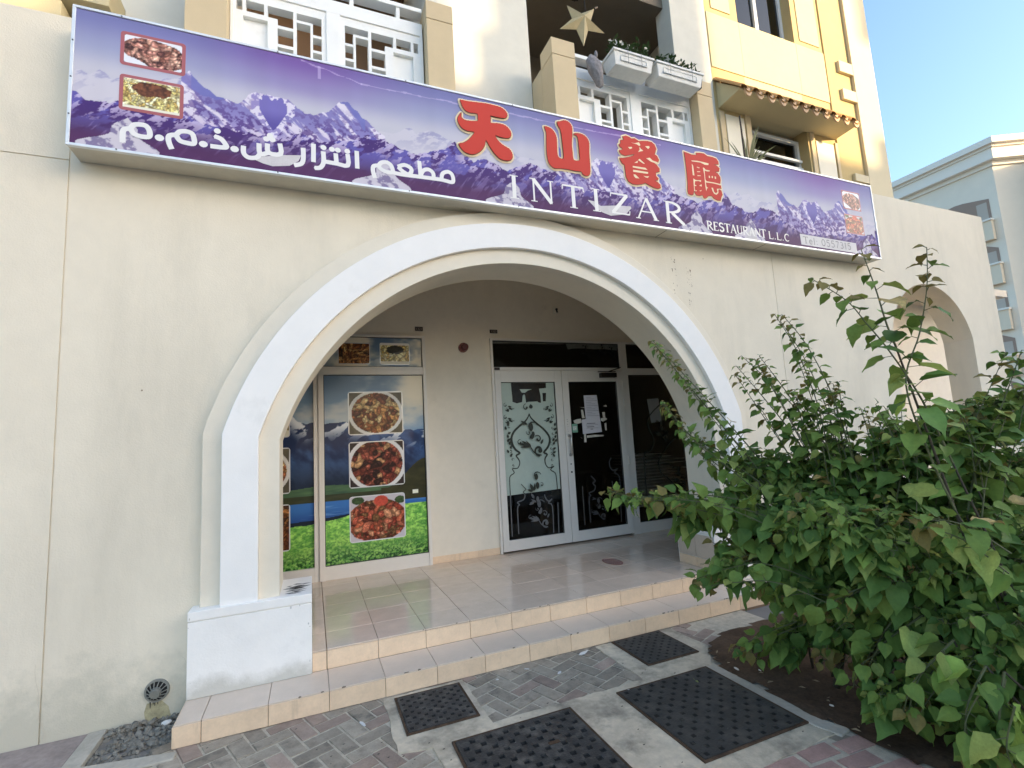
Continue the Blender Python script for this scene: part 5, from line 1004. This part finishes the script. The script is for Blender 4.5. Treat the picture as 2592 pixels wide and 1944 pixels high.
# projecting band with stepped cut-outs at the corner
bandm=mat('cream corner band',(.62,.54,.37),.85,1,.04)
AB('corner_band',bandm,9.93,10.46,YP-.045,YP,4.42,12)
for z0,z1 in ((6.83,6.97),(6.38,6.51),(5.07,5.15)): AB('band_step',bandm,9.62,9.929,YP-.044,YP,z0-.02,z1+.02)
# windows of the bay
wfm=mat('white upvc window frame',(.78,.78,.76),.35); gcurt=mat('dark brown curtain',(.13,.06,.035),.7,4,.2)
def winf(z0,z1,label,low):
    m_=MB(); frame_rect(m_,wx0+.001,wx1-.001,z0,z1,.045,.76,.83); w_=m_.build('window',wfm,apt,.003); w_['label']=label
    if not low:
        B('mullion',wfm,w_,8.16,8.22,.755,.82,z0+.05,z1-.05)
        pane('window_pane',wx0+.05,8.16,z0+.05,z1-.05,.79,glass_mat('window glass',(.5,.55,.6)),w_); pane('window_pane',8.22,8.695,z0+.05,z1-.05,.79,glass_mat('window glass'),w_)
        cu=MB()
        for k in range(14): 
            x=wx0+.04+k*.07; cu.prism([(x,z1-.05),(x+.069,z1-.05),(x+.069,z0+.45-.15*abs(math.sin(k*.8))),(x+.035,z0+.40-.15*abs(math.sin(k*.8))),(x,z0+.45-.15*abs(math.sin(k*.8)))],'y',.81+.008*(k%2),.825+.008*(k%2))
        cu.build('scalloped_curtain',gcurt,w_)
    else:
        pane('window_pane',wx0+.05,8.70,z0+.05,z1-.05,.80,glass_mat('window glass'),w_)
        B('dark_backing',black,w_,wx0+.02,8.72,.832,.838,z0,z1)
        for z in (5.25,5.13): B('guard_rail',wfm,w_,wx0+.03,8.72,.72,.755,z,z+.035)
        for x in (8.10,): B('guard_bar',wfm,w_,x,x+.05,.72,.755,4.7,5.13)
    return w_
winf(7.06,8.35,'upper window with a brown scalloped curtain and white frame',False)
winf(4.46,5.60,'lower window, dark glass with white guard rails under the awning',True)
# ------------------------------------------------------------------ tiled awning
terra=mat('ochre clay tile',(.42,.23,.085),.8,6,.15,.4,90,.2,rnd_a=.12); awm=mat('awning soffit paint',(.58,.48,.27),.85,1,.04); awf=mat('scallop face plaster',(.62,.42,.26),.85,3,.06)
awn=thing('tiled_awning',(8.2,.45,5.7),'small ochre tiled awning with scalloped edge over the lower bay window','awning')
ax0,ax1=7.10,9.34
aw=MB(); yf=.285
aw.add([(ax0,YP-.001,5.66),(ax1,YP-.001,5.66),(ax1,yf,5.68),(ax0,yf,5.68),(ax0,YP-.001,6.03),(ax1,YP-.001,6.03),(ax1,yf,5.71),(ax0,yf,5.71)],[(0,1,2,3),(7,6,5,4),(3,2,6,7),(0,3,7,4),(1,5,6,2)])
aw.build('awning_body',awm,awn)
N=11; pw_=(ax1-ax0)/N
tm=MB()  # one barrel tile, half round, sloping from the wall down to the edge
n=8; vs=[];fs=[]; slope=(6.05-5.72)/(YP-yf)
for e,(y,zb) in enumerate(((yf-.05,5.72-.05*slope),(YP-.012,6.045))):
    for rr in (pw_*.34,pw_*.27):
        for i in range(n+1):
            a=math.pi*i/n; vs.append((rr*math.cos(a),y-yf,zb-5.72+rr*.8*math.sin(a)))
K1=n+1
for i in range(n):
    fs+=[(i,i+1,2*K1+i+1,2*K1+i),(K1+i,3*K1+i,3*K1+i+1,K1+i+1),(i,K1+i,K1+i+1,i+1)]
tm.add(vs,fs); tme=tm.mesh('roof_tile',True); tme.materials.append(terra)
pan=MB(); vs=[];fs=[]
for e,(y,zb) in enumerate(((-.03,-.03*slope),(YP-.012-yf,6.03-5.72))):
    for dz in (0,-.015):
        for i in range(n+1):
            a=math.pi*i/n; vs.append((pw_*.28*math.cos(a),y,zb+.012+dz-pw_*.22*math.sin(a)))
for i in range(n): fs+=[(i,i+1,2*K1+i+1,2*K1+i),(K1+i,3*K1+i,3*K1+i+1,K1+i+1),(i,K1+i,K1+i+1,i+1)]
pan.add(vs,fs); pme=pan.mesh('pan_tile',True); pme.materials.append(terra)
scp=MB(); q=[(pw_*.30*math.cos(math.pi+math.pi*i/8),pw_*.62*math.sin(math.pi+math.pi*i/8)) for i in range(9)]
q=[(-pw_*.30,.0)]+[(pw_*.30*math.sin(-math.pi/2+math.pi*i/8),-pw_*.52*math.cos(-math.pi/2+math.pi*i/8)) for i in range(1,8)]+[(pw_*.30,0)]
scp.prism(q,'y',-.022,-.002); sme=scp.mesh('scallop'); sme.materials.append(awf)
for k in range(N):
    link('roof_tile',tme,awn,None,(ax0+pw_*(k+.0)+pw_*.15,yf,5.72+jit(.002)))
    link('pan_tile',pme,awn,None,(ax0+pw_*(k+.65),yf,5.73)); link('scallop',sme,awn,None,(ax0+pw_*(k+.65),yf,5.715))
# ------------------------------------------------------------------ flower boxes
boxm=mat('weathered white planter plastic',(.70,.70,.67),.55,6,.08,stain=((.35,.33,.28),(9,9,9),.58,.75,.5)); leafg=mat('planter leaf green',(.055,.10,.03),.5,transl=.3); petal=mat('white petal',(.75,.74,.70),.6,transl=.3); wirem=mat('grey hook wire',(.3,.3,.3),.4,metal=.6); potm=mat('black pot',(.02,.02,.02),.5); soil2=mat('potting soil',(.05,.03,.02),.95)
def planter(x0,x1,label,seed,flowers):
    t=thing('flower_box',((x0+x1)/2,.1,5.26),label,'flower box','white flower boxes on the balcony railing')
    z0,z1=5.262,5.418; y0,y1=-.015,.20; i=.022; h=MB()
    h.hexa([(x0+i,y0+i,z0),(x1-i,y0+i,z0),(x1-i,y1-i,z0),(x0+i,y1-i,z0)],[(x0,y0,z1-.02),(x1,y0,z1-.02),(x1,y1,z1-.02),(x0,y1,z1-.02)])
    h.build('trough',boxm,t,.006)
    l=MB(); frame=[(x0-.012,x1+.012,y0-.012,y0+.01),(x0-.012,x1+.012,y1-.01,y1+.012),(x0-.012,x0+.01,y0+.01,y1-.01),(x1-.01,x1+.012,y0+.01,y1-.01)]
    for a in frame: l.box(*a,z1-.021,z1+.002)
    l.build('rim',boxm,t,.003)
    s_=MB(); s_.box(x0+.08,x1-.08,y0+.001,y0+.012,z0+.045,z0+.052).box(x0+.08,x1-.08,y0+.001,y0+.010,z1-.055,z1-.048)
    s_.box(x0+.08,x0+.087,y0+.001,y0+.011,z0+.052,z1-.055).box(x1-.087,x1-.08,y0+.001,y0+.011,z0+.052,z1-.055); s_.build('moulded_relief',boxm,t,.002)
    MB().box(x0+.015,x1-.015,y0+.015,y1-.015,z1-.02,z1-.012).build('potting_soil',soil2,t)
    r=random.Random(seed); f=MB(); p=MB()
    for k in range(46):
        x=r.uniform(x0+.03,x1-.03); y=r.uniform(y0+.02,y1-.02); hgt=r.uniform(.03,.16)*(1.25 if flowers else .8); top=Vector((x+r.uniform(-.04,.04),y+r.uniform(-.05,.03),z1+hgt))
        f.tube([(x,y,z1-.015),top],[.003,.002],4)
        for q in range(8):
            a=r.uniform(0,6.28); l_=r.uniform(.035,.075); c=Vector((x,y,z1)).lerp(top,r.uniform(.3,1)); d=Vector((math.cos(a),math.sin(a),r.uniform(-.3,.6)))*l_; n_=Vector((-d.y,d.x,0)).normalized()*l_*.22
            f.add([c,c+d*.5+n_,c+d,c+d*.5-n_],[(0,1,2,3)])
        if flowers and r.random()<.32:
            for q in range(6):
                a=q*1.05; d=Vector((math.cos(a),-.4,math.sin(a)))*.022; e=Vector((math.cos(a+1.0),-.4,math.sin(a+1.0)))*.022; p.add([top,top+d,top+(d+e)*.75,top+e],[(0,1,2,3)])
    tag(f.build('foliage',leafg,t),kind='stuff')
    if flowers: p.build('blossom',petal,t)
    for x in (x0+.16,x1-.16):
        MB().tube([(x,y0-.006,z0+.02),(x,y0-.014,z0+.04),(x,y0-.016,z1+.004),(x,y1,z1+.01),(x,.30,z1+.10)],.003,5).build('hook',wirem,t)
    return t
b1=planter(5.05,5.535,'left flower box full of white flowers hanging outside the balcony rail',1,True)
b2_=planter(5.585,6.20,'right flower box with sparse plants and bare soil hanging outside the balcony rail',2,False)
t=thing('flower_pot',(6.26,.2,5.42),'small black pot with a green plant at the right end of the flower boxes','pot')
MB().cyl((6.25,.12,5.36),(6.25,.12,5.45),.045,.06,n=14).build('pot',potm,t)
f=MB(); r=random.Random(5)
for k in range(50):
    a=r.uniform(0,6.28); c=Vector((6.25,.12,5.45+r.uniform(0,.1))); d=Vector((math.cos(a)*.7,math.sin(a)*.7,r.uniform(0,1.1)))*r.uniform(.03,.09); n_=Vector((-d.y,d.x,.01)).normalized()*.010; f.add([c,c+d*.5+n_,c+d,c+d*.5-n_],[(0,1,2,3)])
tag(f.build('foliage',leafg,t),kind='stuff')
# grey woolly bundle
bm=bmesh.new(); bmesh.ops.create_icosphere(bm,subdivisions=4,radius=1)
for v in bm.verts:
    z=v.co.z; rad=.075*(1+.25*math.sin(z*3)); p=Vector((v.co.x*rad,v.co.y*.06,z*.17)); p.x+=.07*(-z)*.6; p+=v.normal*.010*noise.noise(v.co*4)+v.normal*.005*noise.noise(v.co*14); v.co=p+Vector((4.915,.13,5.235))
bmesh.ops.create_uvsphere(bm,u_segments=8,v_segments=6,radius=.02,matrix=Matrix.Translation((4.925,.12,5.42))@Matrix.Diagonal((1,.8,2,1)))
me=bpy.data.meshes.new('bundle'); bm.to_mesh(me); bm.free(); me.polygons.foreach_set('use_smooth',[True]*len(me.polygons))
tag(link('cloth_bundle',me,None,mat('grey wool',(.27,.255,.26),.95,30,.3,.9,140,.1)),'grey woolly cloth bundle draped over the rail left of the flower boxes','cloth')
# ------------------------------------------------------------------ star lantern with its cord
stm=mat('gold paper star',(.50,.42,.24),.6,8,.1,transl=.15); star=thing('star_lantern',(5.1,.6,6.3),'five pointed pale gold paper star hanging in the balcony opening','star lantern')
sc_=Vector((5.085,.60,6.235)); pts=[(5.135,6.505),(5.40,6.225) ]
tips=[(4.925,6.43),(5.297,6.50),(5.415,6.215),(5.110,5.965),(4.812,6.095)]
mb=MB(); ctr=(5.105,6.285); ring=[]
for k in range(5):
    a=Vector(tips[k]);b=Vector(tips[(k+1)%5]); c=Vector(ctr); ring.append(a); ring.append(c+((a+b)/2-c)*.52)
vs=[(p.x,.60,p.y) for p in ring]+[(ctr[0],.52,ctr[1]),(ctr[0],.68,ctr[1])]
fs=[(i,(i+1)%10,10) for i in range(10)]+[((i+1)%10,i,11) for i in range(10)]
mb.add(vs,fs); mb.build('star',stm,star)
MB().tube([(5.17,.6,6.40),(5.17,.6,6.62),(5.15,.62,6.99)],.006,6).tube([(5.297,.60,6.50),(5.34,.6,6.53)],.012,6).build('cord',dk,star)
lamp=thing('hanging_basket',(5.08,.62,6.6),'dark hanging basket light just above the star','lamp')
lb=MB()
for k in range(9): 
    a=2*math.pi*k/9; lb.tube([(5.07+.14*math.cos(a),.62+.14*math.sin(a),6.80),(5.07+.13*math.cos(a),.62+.13*math.sin(a),6.70),(5.07+.05*math.cos(a),.62+.05*math.sin(a),6.60)],.012,5)
lb.cyl((5.07,.62,6.60),(5.07,.62,6.62),.06,n=10).cyl((5.07,.62,6.62),(5.07,.62,6.78),.08,.11,n=12).tube([(5.07,.62,6.78),(5.07,.62,7.0)],.008,6); lb.build('basket',dk,lamp)
# ------------------------------------------------------------------ palm like potted plant right of the balcony
t=thing('spiky_plant',(7.22,.35,4.55),'spiky green leaved plant and dark stick behind the sign, left of the yellow bay','plant')
f=MB(); r=random.Random(9); root=Vector((7.18,.36,4.66))
for k in range(22):
    a=r.uniform(-.8,1.4); l_=r.uniform(.4,.8); d=Vector((math.sin(a)*.75,r.uniform(-.3,.15),abs(math.cos(a)))).normalized()
    prev=None; side=Vector((d.z,0,-d.x)).normalized(); pts=[]
    for q in range(6):
        s_=q/5; p=root+d*l_*s_+Vector((0,0,-.22*l_*s_*s_)); w2=.020*(1-s_)**.7+.001; pts.append((p-side*w2,p+side*w2))
    for q in range(5): f.add([pts[q][0],pts[q][1],pts[q+1][1],pts[q+1][0]],[(0,1,2,3)])
f.build('leaf_blades',mat('dull spiky leaf',(.12,.14,.05),.5,20,.3,transl=.25),t)
MB().tube([(7.08,.30,4.45),(7.075,.30,5.0),(7.07,.30,5.33)],[.014,.012,.010],6).build('stick',dk,t); MB().cyl((7.18,.36,4.42),(7.18,.36,4.68),.09,.11,n=14).build('pot',potm,t)
# ------------------------------------------------------------------ distant block on the right
far=thing('far_apartment_building',(42,14,0),'pale shaded apartment building with stepped cornice seen at the right edge','building')
fw=mat('far shaded cream wall',(.84,.73,.58),.9,.25,.05); fwt=mat('far cornice white',(.88,.80,.68),.9); frec=mat('far recess brown',(.34,.24,.18),.9); fter=mat('far roof tile',(.32,.14,.07),.9)
cx_,cy_=38.48,10.0; dx_,dy_=.8907,-.4546
cornerp=Vector((cx_,cy_)); frontend=cornerp+Vector((dx_,dy_))*16; 
poly=[(cx_,cy_),(frontend.x,frontend.y),(frontend.x+6,frontend.y+30),(cx_,cy_+30)]
def off(poly,d):
    n=len(poly);o=[]
    for i in range(n):
        p=Vector(poly[i]);a=(p-Vector(poly[i-1])).normalized();b=(Vector(poly[(i+1)%n])-p).normalized(); na=Vector((a.y,-a.x));nb=Vector((b.y,-b.x)); m=(na+nb); m=m/ max(.3,m.length_squared)*2; o.append((p.x+m.x*d,p.y+m.y*d))
    return o
MB().prism([(x,y) for x,y in poly],'z',-1,15.7).build('wall',fw,far)
for z0,z1,d in ((15.7,15.95,.12),(15.95,16.6,.45),(16.6,16.75,.55),(16.75,17.1,.75)): MB().prism(off(poly,d),'z',z0,z1).build('cornice',fwt,far)
fbal=mat('far balcony front',(.80,.66,.48),.9)
for z0,z1 in ((12.45,14.2),(9.85,11.25),(7.2,8.65),(4.6,6.0),(1.9,3.4)):
    y0,y1=(10.35,12.2) if z1<14 else (10.4,13.6)
    arch=[(y0,z0),(y1,z0),(y1,z1-.35),((y0+y1)/2+.4,z1-.05),((y0+y1)/2,z1),((y0+y1)/2-.4,z1-.03),(y0,z1-.30)]
    MB().prism(arch,'x',cx_-.02,cx_+.01).build('window',frec,far)
    B('balcony',fbal,far,cx_-.30,cx_-.02,y0-.05,y1+.6,z0-1.0,z0+.12)
    B('balcony_rail',fwt,far,cx_-.38,cx_-.02,y0-.1,y1+.65,z0+.12,z0+.22)
    B('curtain',mat('far curtain',(.5,.42,.34),.9),far,cx_-.03,cx_-.021,y0+.12,y0+.6,z0+.1,z1-.45)
    for k in range(4): B('baluster',fwt,far,cx_-.42,cx_-.30,12.3+.2*k,12.38+.2*k,z0-.7,z0-.1)
# nearer wing at the frame edge
wing=[(39.9,6.6),(52,1.5),(56,9),(42.5,9.4)]
MB().prism(wing,'z',-1,15.3).build('wing',mat('far warm wall',(.84,.68,.50),.9,.25,.05),far)
for z0,z1,d in ((15.3,15.5,.15),(15.5,16.0,.4)): MB().prism(off(wing,d),'z',z0,z1).build('cornice',fwt,far)
# ------------------------------------------------------------------ unseen block added across the street, roofline shaped to place the evening shade
opp=thing('shade_casting_building',(10,-27,0),'unseen pale apartment building added across the street, roofline stepped to shape the shade','building')
ow=mat('opposite wall',(.60,.55,.46),.9,.3,.06); ogl=mat('opposite window glass',(.05,.06,.07),.1)
tanE=math.tan(R(SUN_EL)); cosA=math.cos(R(180-SUN_AZ)); sinA=math.sin(R(180-SUN_AZ)); YO=-22.0
def Hfor(zb,y=.6): return zb+(y-YO)/cosA*tanE
sx=lambda x,y=.62: x+(y-YO)*math.tan(R(180-SUN_AZ))
for x0,x1,h in ((sx(-6,-3),sx(.80,.3),Hfor(4.70,.3)),(sx(.80,.3),sx(3.55),Hfor(8.2)),(sx(3.55),sx(4.25),Hfor(5.2)),(sx(4.25),sx(7.04),Hfor(8.2)),(sx(7.04),sx(24),Hfor(5.38))):
    o=B('block',ow,opp,x0,x1,YO-11,YO,-1,min(h,Hfor(4.70,.3))); 
    if h>Hfor(4.72,.3): B('shade_slab',ow,opp,x0,x1,YO-.35,YO,min(h,Hfor(4.70,.3)),h)  # thin upright slabs added to shape the shade edge on the upper storeys
for i in range(24):
    for j in range(5):
        x=sx(-6,-3)+i*3.2
        if x+1.5>sx(24): continue
        B('window',ogl,opp,x,x+1.4,YO,YO+.03,1.2+j*3.0,2.6+j*3.0)
# ------------------------------------------------------------------ litter
lit=mat('crumpled white scrap',(.72,.70,.66),.8); yl=mat('fallen yellow leaf',(.20,.24,.07),.6,20,.3)
LB=['chip of white litter left of the plaster splash, close to the lower riser','larger white paper scrap lying against the lower step','tiny white speck on the pavers right of the scuffed cover','smeared white plaster splash on the pavers','white pebble on the deep pocketed cover','white chalky smear on the pavers left of the scuffed cover','pale scrap on the corner of the large leafy cover','white oval pebble on the large dusty cover','tiny pale chip in the middle of the large dusty cover','yellowish fallen leaf on the large dusty cover','pale dry leaf fragment on the soil by the kerb corner','curled pale leaf on the soil edge near the kerb','small beige leaf chip on the soil next to the kerb','pale dry leaf on the soil under the shrub']
for k,(x,y,s) in enumerate(SCRAPS):
    r=random.Random(k); z=.0085 if (k in (4,6,7,8,9)) else (.03 if k>9 else .001)
    n=7; el=(1.9 if k in (1,5,9) else 1.3); a0=r.uniform(0,3)
    p=[(s*el*math.cos(2*math.pi*i/n)*r.uniform(.7,1.1),s*.6*math.sin(2*math.pi*i/n)*r.uniform(.7,1.1)) for i in range(n)]
    vs=[(x+q[0]*math.cos(a0)-q[1]*math.sin(a0),y+q[0]*math.sin(a0)+q[1]*math.cos(a0),z+r.uniform(0,.004 if k not in(3,5) else .0004)) for q in p]
    mb=MB().add(vs+[(x,y,z+(.006 if k not in(3,5) else .001))],[(i,(i+1)%n,n) for i in range(n)]); mb.add([(v[0],v[1],z-.001) for v in vs],[tuple(range(n))])
    nm,ct=('leaf_litter','leaf') if k>=9 else ('pebble','pebble') if k in(4,7,8) else ('paper_scrap','litter')
    tag(mb.build(nm,yl if k==9 else lit,None),LB[k],ct)
# white stone in the gravel
bm=bmesh.new(); bmesh.ops.create_icosphere(bm,subdivisions=2,radius=1); 
for v in bm.verts: v.co=Vector((v.co.x*.028,v.co.y*.017,v.co.z*.015))*(1+.2*noise.noise(v.co*2))+Vector((1.395,.0,.0))
me=bpy.data.meshes.new('stone'); bm.to_mesh(me); bm.free(); tag(link('white_stone',me,None,lit),'single white oval stone on the dark gravel beside the steps','stone')
# dry bits on pavers: many dark specks
mb=MB()
for k in range(150):
    x=rnd.uniform(1.6,4.6);y=rnd.uniform(-1.8,-.37); s=rnd.uniform(.003,.009); z=.0062+k*1e-6
    mb.add([(x-s,y,z),(x,y-s*.6,z),(x+s,y,z+.002),(x,y+s*.6,z)],[(0,1,2,3)])
tag(mb.build('debris',mat('dark debris crumbs',(.05,.045,.035),.9),None),kind='stuff')
# ------------------------------------------------------------------ broad leaved shrub
shrub=thing('broadleaf_shrub',(5.3,-1.9,0),'large leafy green shrub with heart shaped leaves spilling over the steps from the planting bed','shrub')
bark=mat('dark woody stem',(.060,.046,.030),.8,20,.3); tw=mat('green twig',(.10,.11,.045),.7)
gl_=mat('shrub leaf green',(.25,.37,.08),.6,9,.22,.15,160,.22,rnd_a=.30,transl=.22); gl2=mat('shrub leaf yellow green',(.38,.45,.12),.6,14,.25,.15,160,.22,rnd_a=.2,transl=.28); gl3=mat('young bronze leaf',(.27,.22,.07),.6,14,.2,spec=.2,rnd_a=.15,transl=.25); gl4=mat('blotched ochre leaf',(.50,.36,.13),.6,30,.45,rnd_a=.15,transl=.2); gl5=mat('deep shrub leaf',(.125,.225,.05),.6,9,.2,.15,160,.22,rnd_a=.25,transl=.18)
def leaf_mesh(seed,fold,curl,wv):
    r=random.Random(seed); st_=[(0.0,.0),(.02,.17),(.12,.33),(.30,.395),(.50,.345),(.70,.215),(.86,.085),(1.0,.0)]
    vs=[];fs=[]
    for i,(t_,w_) in enumerate(st_):
        z=-curl*t_*t_; back=-.06 if i==1 else 0
        vs.append((t_,0,z)); 
        for sgn in (1,-1):
            for fr in (.5,1): vs.append((t_+ (back if fr==1 else 0),sgn*w_*fr,z+abs(w_*fr)*fold+wv*.03*math.sin(i*2.3+sgn+seed)*fr))
    for i in range(len(st_)-1):
        a=i*5;b=a+5
        fs+=[(a,a+1,b+1,b),(a+1,a+2,b+2,b+1),(a,b,b+3,a+3),(a+3,b+3,b+4,a+4)]
    me=bpy.data.meshes.new('leaf'); me.from_pydata(vs,[],fs); me.polygons.foreach_set('use_smooth',[True]*len(fs)); return me
LM={}
for mi,m in enumerate((gl_,gl2,gl3,gl4,gl5)):
    for s_ in range(4):
        me=leaf_mesh(s_,[.25,.4,.15,.55][s_],[.18,.32,.5,.1][s_],[1,1.6,2,.8][s_]); me.materials.append(m); LM[(mi,s_)]=me
leaves=[]   # (pos, tipdir, normal, size, mat, variant)
rl=random.Random(42); CAM=Vector((2.2035,-3.6973,1.5373))
core=Vector((5.5,-1.9,.6))
def add_leaf(p,out,size,mi):
    out=Vector(out); up=Vector((0,0,1))
    tip=(out.normalized()*.9+Vector((0,0,-.5*rl.uniform(.2,1.5)))+Vector((rl.gauss(0,.28),rl.gauss(0,.28),0))).normalized()
    nrm=(up*1.0+out.normalized()*.35+Vector((-.22,-.34,0))+Vector((rl.gauss(0,.28),rl.gauss(0,.28),rl.gauss(0,.15)))).normalized()
    leaves.append((Vector(p),tip,nrm,size,mi,rl.randrange(4)))
def shoot(pts,r0,r1,spac,s_tip,s_base,bronze,par_b=.5,tree=None,dens=1.0):
    """pts from tip to base"""
    P_=smooth_pts(pts,6); L_=0; n=len(P_)
    seg=[0]
    for i in range(1,n): seg.append(seg[-1]+(P_[i]-P_[i-1]).length)
    tot=seg[-1]; (tree or MB()).tube(P_[::1],[r1+(r0-r1)*s/tot for s in seg],5)
    s=0.0; k=0; phi=rl.uniform(0,6)
    while s<tot*.97:
        i=max(j for j in range(n) if seg[j]<=s); p=P_[i]+(P_[min(i+1,n-1)]-P_[i])*((s-seg[i])/max(1e-4,(seg[min(i+1,n-1)]-seg[i]))) if i<n-1 else P_[-1]
        d=(P_[max(i-1,0)]-P_[min(i+1,n-1)]).normalized(); t_=s/tot
        a=d.orthogonal().normalized(); b=d.cross(a); phi+=2.4
        o=a*math.cos(phi)+b*math.sin(phi)+d*.35
        sz=(s_tip+(s_base-s_tip)*min(1,t_*1.6))*rl.uniform(.65,1.3); pet=sz*.35
        lp=p+o.normalized()*pet
        if tree is not None: tree.tube([p,lp],[.0022,.0016],4)
        mi=0
        q=rl.random()
        if t_<.22 and q<bronze: mi=2
        elif q<.16: mi=1
        elif q<.172: mi=3
        elif q<.50: mi=4
        add_leaf(lp,o+Vector((0,0,-.1)),sz,mi)
        s+=spac*(.55+.9*min(1,t_*2))*rl.uniform(.8,1.2); k+=1
woody=MB(); green=MB()
SP=[(.10,.045,.035,.09,.7)]
for k,st_ in enumerate(STEMS):
    tall=k in (7,8,9); small=k in (0,1,4,5,6,10,14,15,16)
    if not tall:
        for q in range(5 if k in(2,3,17,25) else 3):
            o_=Vector((rl.gauss(0,.07),rl.gauss(0,.07),rl.gauss(-.03,.05))); c2=[tuple(Vector(p)+o_*(.55+i*.3)+Vector((0,0,-.02*i))) for i,p in enumerate(st_[1 if len(st_)>3 and q%2 else 0:])]
            shoot(c2,.004,.002,.034 if small else .045,.04 if small else .06,.085 if small else .112,.3,tree=green)
    shoot(st_,.0055,.002,.028 if small else .032,.035 if small else .05,.085 if small else .12,.9 if (tall or k in(0,1,14)) else .4,tree=green)
    # connect to a root in the bed
    b=Vector(st_[-1]); root=Vector((max(4.95,b.x+.25+rl.uniform(-.1,.3)),b.y+rl.uniform(-.2,.1),.0)); mid=(b+root)/2+Vector((.06,0,-.05))
    woody.tube(smooth_pts([tuple(b),tuple(mid),tuple(root)],4),[.0045+.0006*i for i in range(9)],6)
for (x,y,z,r) in BLOBS:
    c=Vector((x,y,z)); n=int(14+100*r*r*4)
    for k in range(n):
        d=Vector((rl.gauss(-.35,1),rl.gauss(-.25,1),rl.gauss(0,.75)+.15)).normalized(); rr=r*rl.uniform(.55,1.08); tip=c+Vector((d.x*rr,d.y*rr,d.z*rr*.85))
        if tip.z<.05: tip.z=.05+rl.random()*.05
        if tip.y>-.45 and tip.x<6.5: tip.y=-.45-rl.random()*.1
        if (tip-CAM).length<1.75: continue
        base=c.lerp(tip,.1)+Vector((0,0,-.12)); mid=base.lerp(tip,.55)+Vector((0,0,.05))
        if base.z<.02: base.z=.02
        shoot([tuple(tip),tuple(mid),tuple(base)],.004,.0018,.040,.055,.118,.06,tree=green)
woody.build('trunk',bark,shrub,smooth=True)
for k in range(5):
    x=5.05+.22*k; B_=MB(); B_.tube(smooth_pts([(x,-1.55-.15*k,0),(x+.05,-1.6-.1*k,.35),(x-.06,-1.62-.12*k,.8)],5),[.022-.0010*i for i in range(11)],8); B_.build('branch',bark,shrub,smooth=True)
tag(green.build('twigs',tw,shrub),kind='stuff')
def lmat(L_):
    p,t_,n_,s_,mi,v=L_; y_=n_.cross(t_).normalized(); z_=t_.cross(y_).normalized(); return Matrix(((t_.x*s_,y_.x*s_,z_.x*s_,p.x),(t_.y*s_,y_.y*s_,z_.y*s_,p.y),(t_.z*s_,y_.z*s_,z_.z*s_,p.z),(0,0,0,1)))
leaves=[L_ for L_ in leaves if (L_[0]-CAM).length>1.6 and L_[0].z>.03]
def shows(L_):
    q=L_[0]-CAM; z=q.dot(_f); 
    if z<.2 or abs(q.dot(_r)/z)>1.03 or abs(q.dot(_u)/z)>.79: return 0
    return L_[3]/z*(1.0 if z<3.2 else .8)
order=sorted(range(len(leaves)),key=lambda i:-shows(leaves[i]))
near=set(order[:300]); rest={}
sh_off=Vector(shrub.location)
for i,L_ in enumerate(leaves):
    me=LM[(L_[4],L_[5])]; Mx=lmat(L_)
    if i in near:
        o=bpy.data.objects.new('leaf',me); COL.objects.link(o); o.parent=shrub; Mx=Mx.copy(); Mx.translation-=sh_off; o.matrix_basis=Mx
    else: rest.setdefault(L_[4],[]).append((me,Mx))
foli=bpy.data.meshes.new('foliage'); V_=[];F_=[];MI=[]; mats_=[gl_,gl2,gl3,gl4,gl5]
cache={}
for k in range(5):
    foli.materials.append(mats_[k])
    for me,Mx in rest.get(k,[]):
        if me.name not in cache:
            a=np.empty(len(me.vertices)*3); me.vertices.foreach_get('co',a); cache[me.name]=(a.reshape(-1,3),np.array([list(p.vertices) for p in me.polygons]))
        v,fc=cache[me.name]; m_=np.array(Mx); w_=v@m_[:3,:3].T+m_[:3,3]; b0=sum(len(q) for q in V_) if False else None
        V_.append(w_); F_.append(fc); MI.append(np.full(len(fc),k))
offs=np.cumsum([0]+[len(v) for v in V_[:-1]]); VV=np.concatenate(V_); FF=np.concatenate([f+o for f,o in zip(F_,offs)]); MM=np.concatenate(MI)
foli.vertices.add(len(VV)); foli.vertices.foreach_set('co',VV.ravel()); nf=len(FF); foli.loops.add(nf*4); foli.polygons.add(nf); foli.loops.foreach_set('vertex_index',FF.ravel().astype(np.int32)); foli.polygons.foreach_set('loop_start',np.arange(0,nf*4,4,dtype=np.int32)); foli.polygons.foreach_set('loop_total',np.full(nf,4,dtype=np.int32)); foli.polygons.foreach_set('material_index',MM.astype(np.int32)); foli.update(calc_edges=True)
foli.polygons.foreach_set('use_smooth',[True]*nf)
tag(link('foliage',foli,shrub),kind='stuff')
print('leaves',len(leaves),'bricks',cnt)
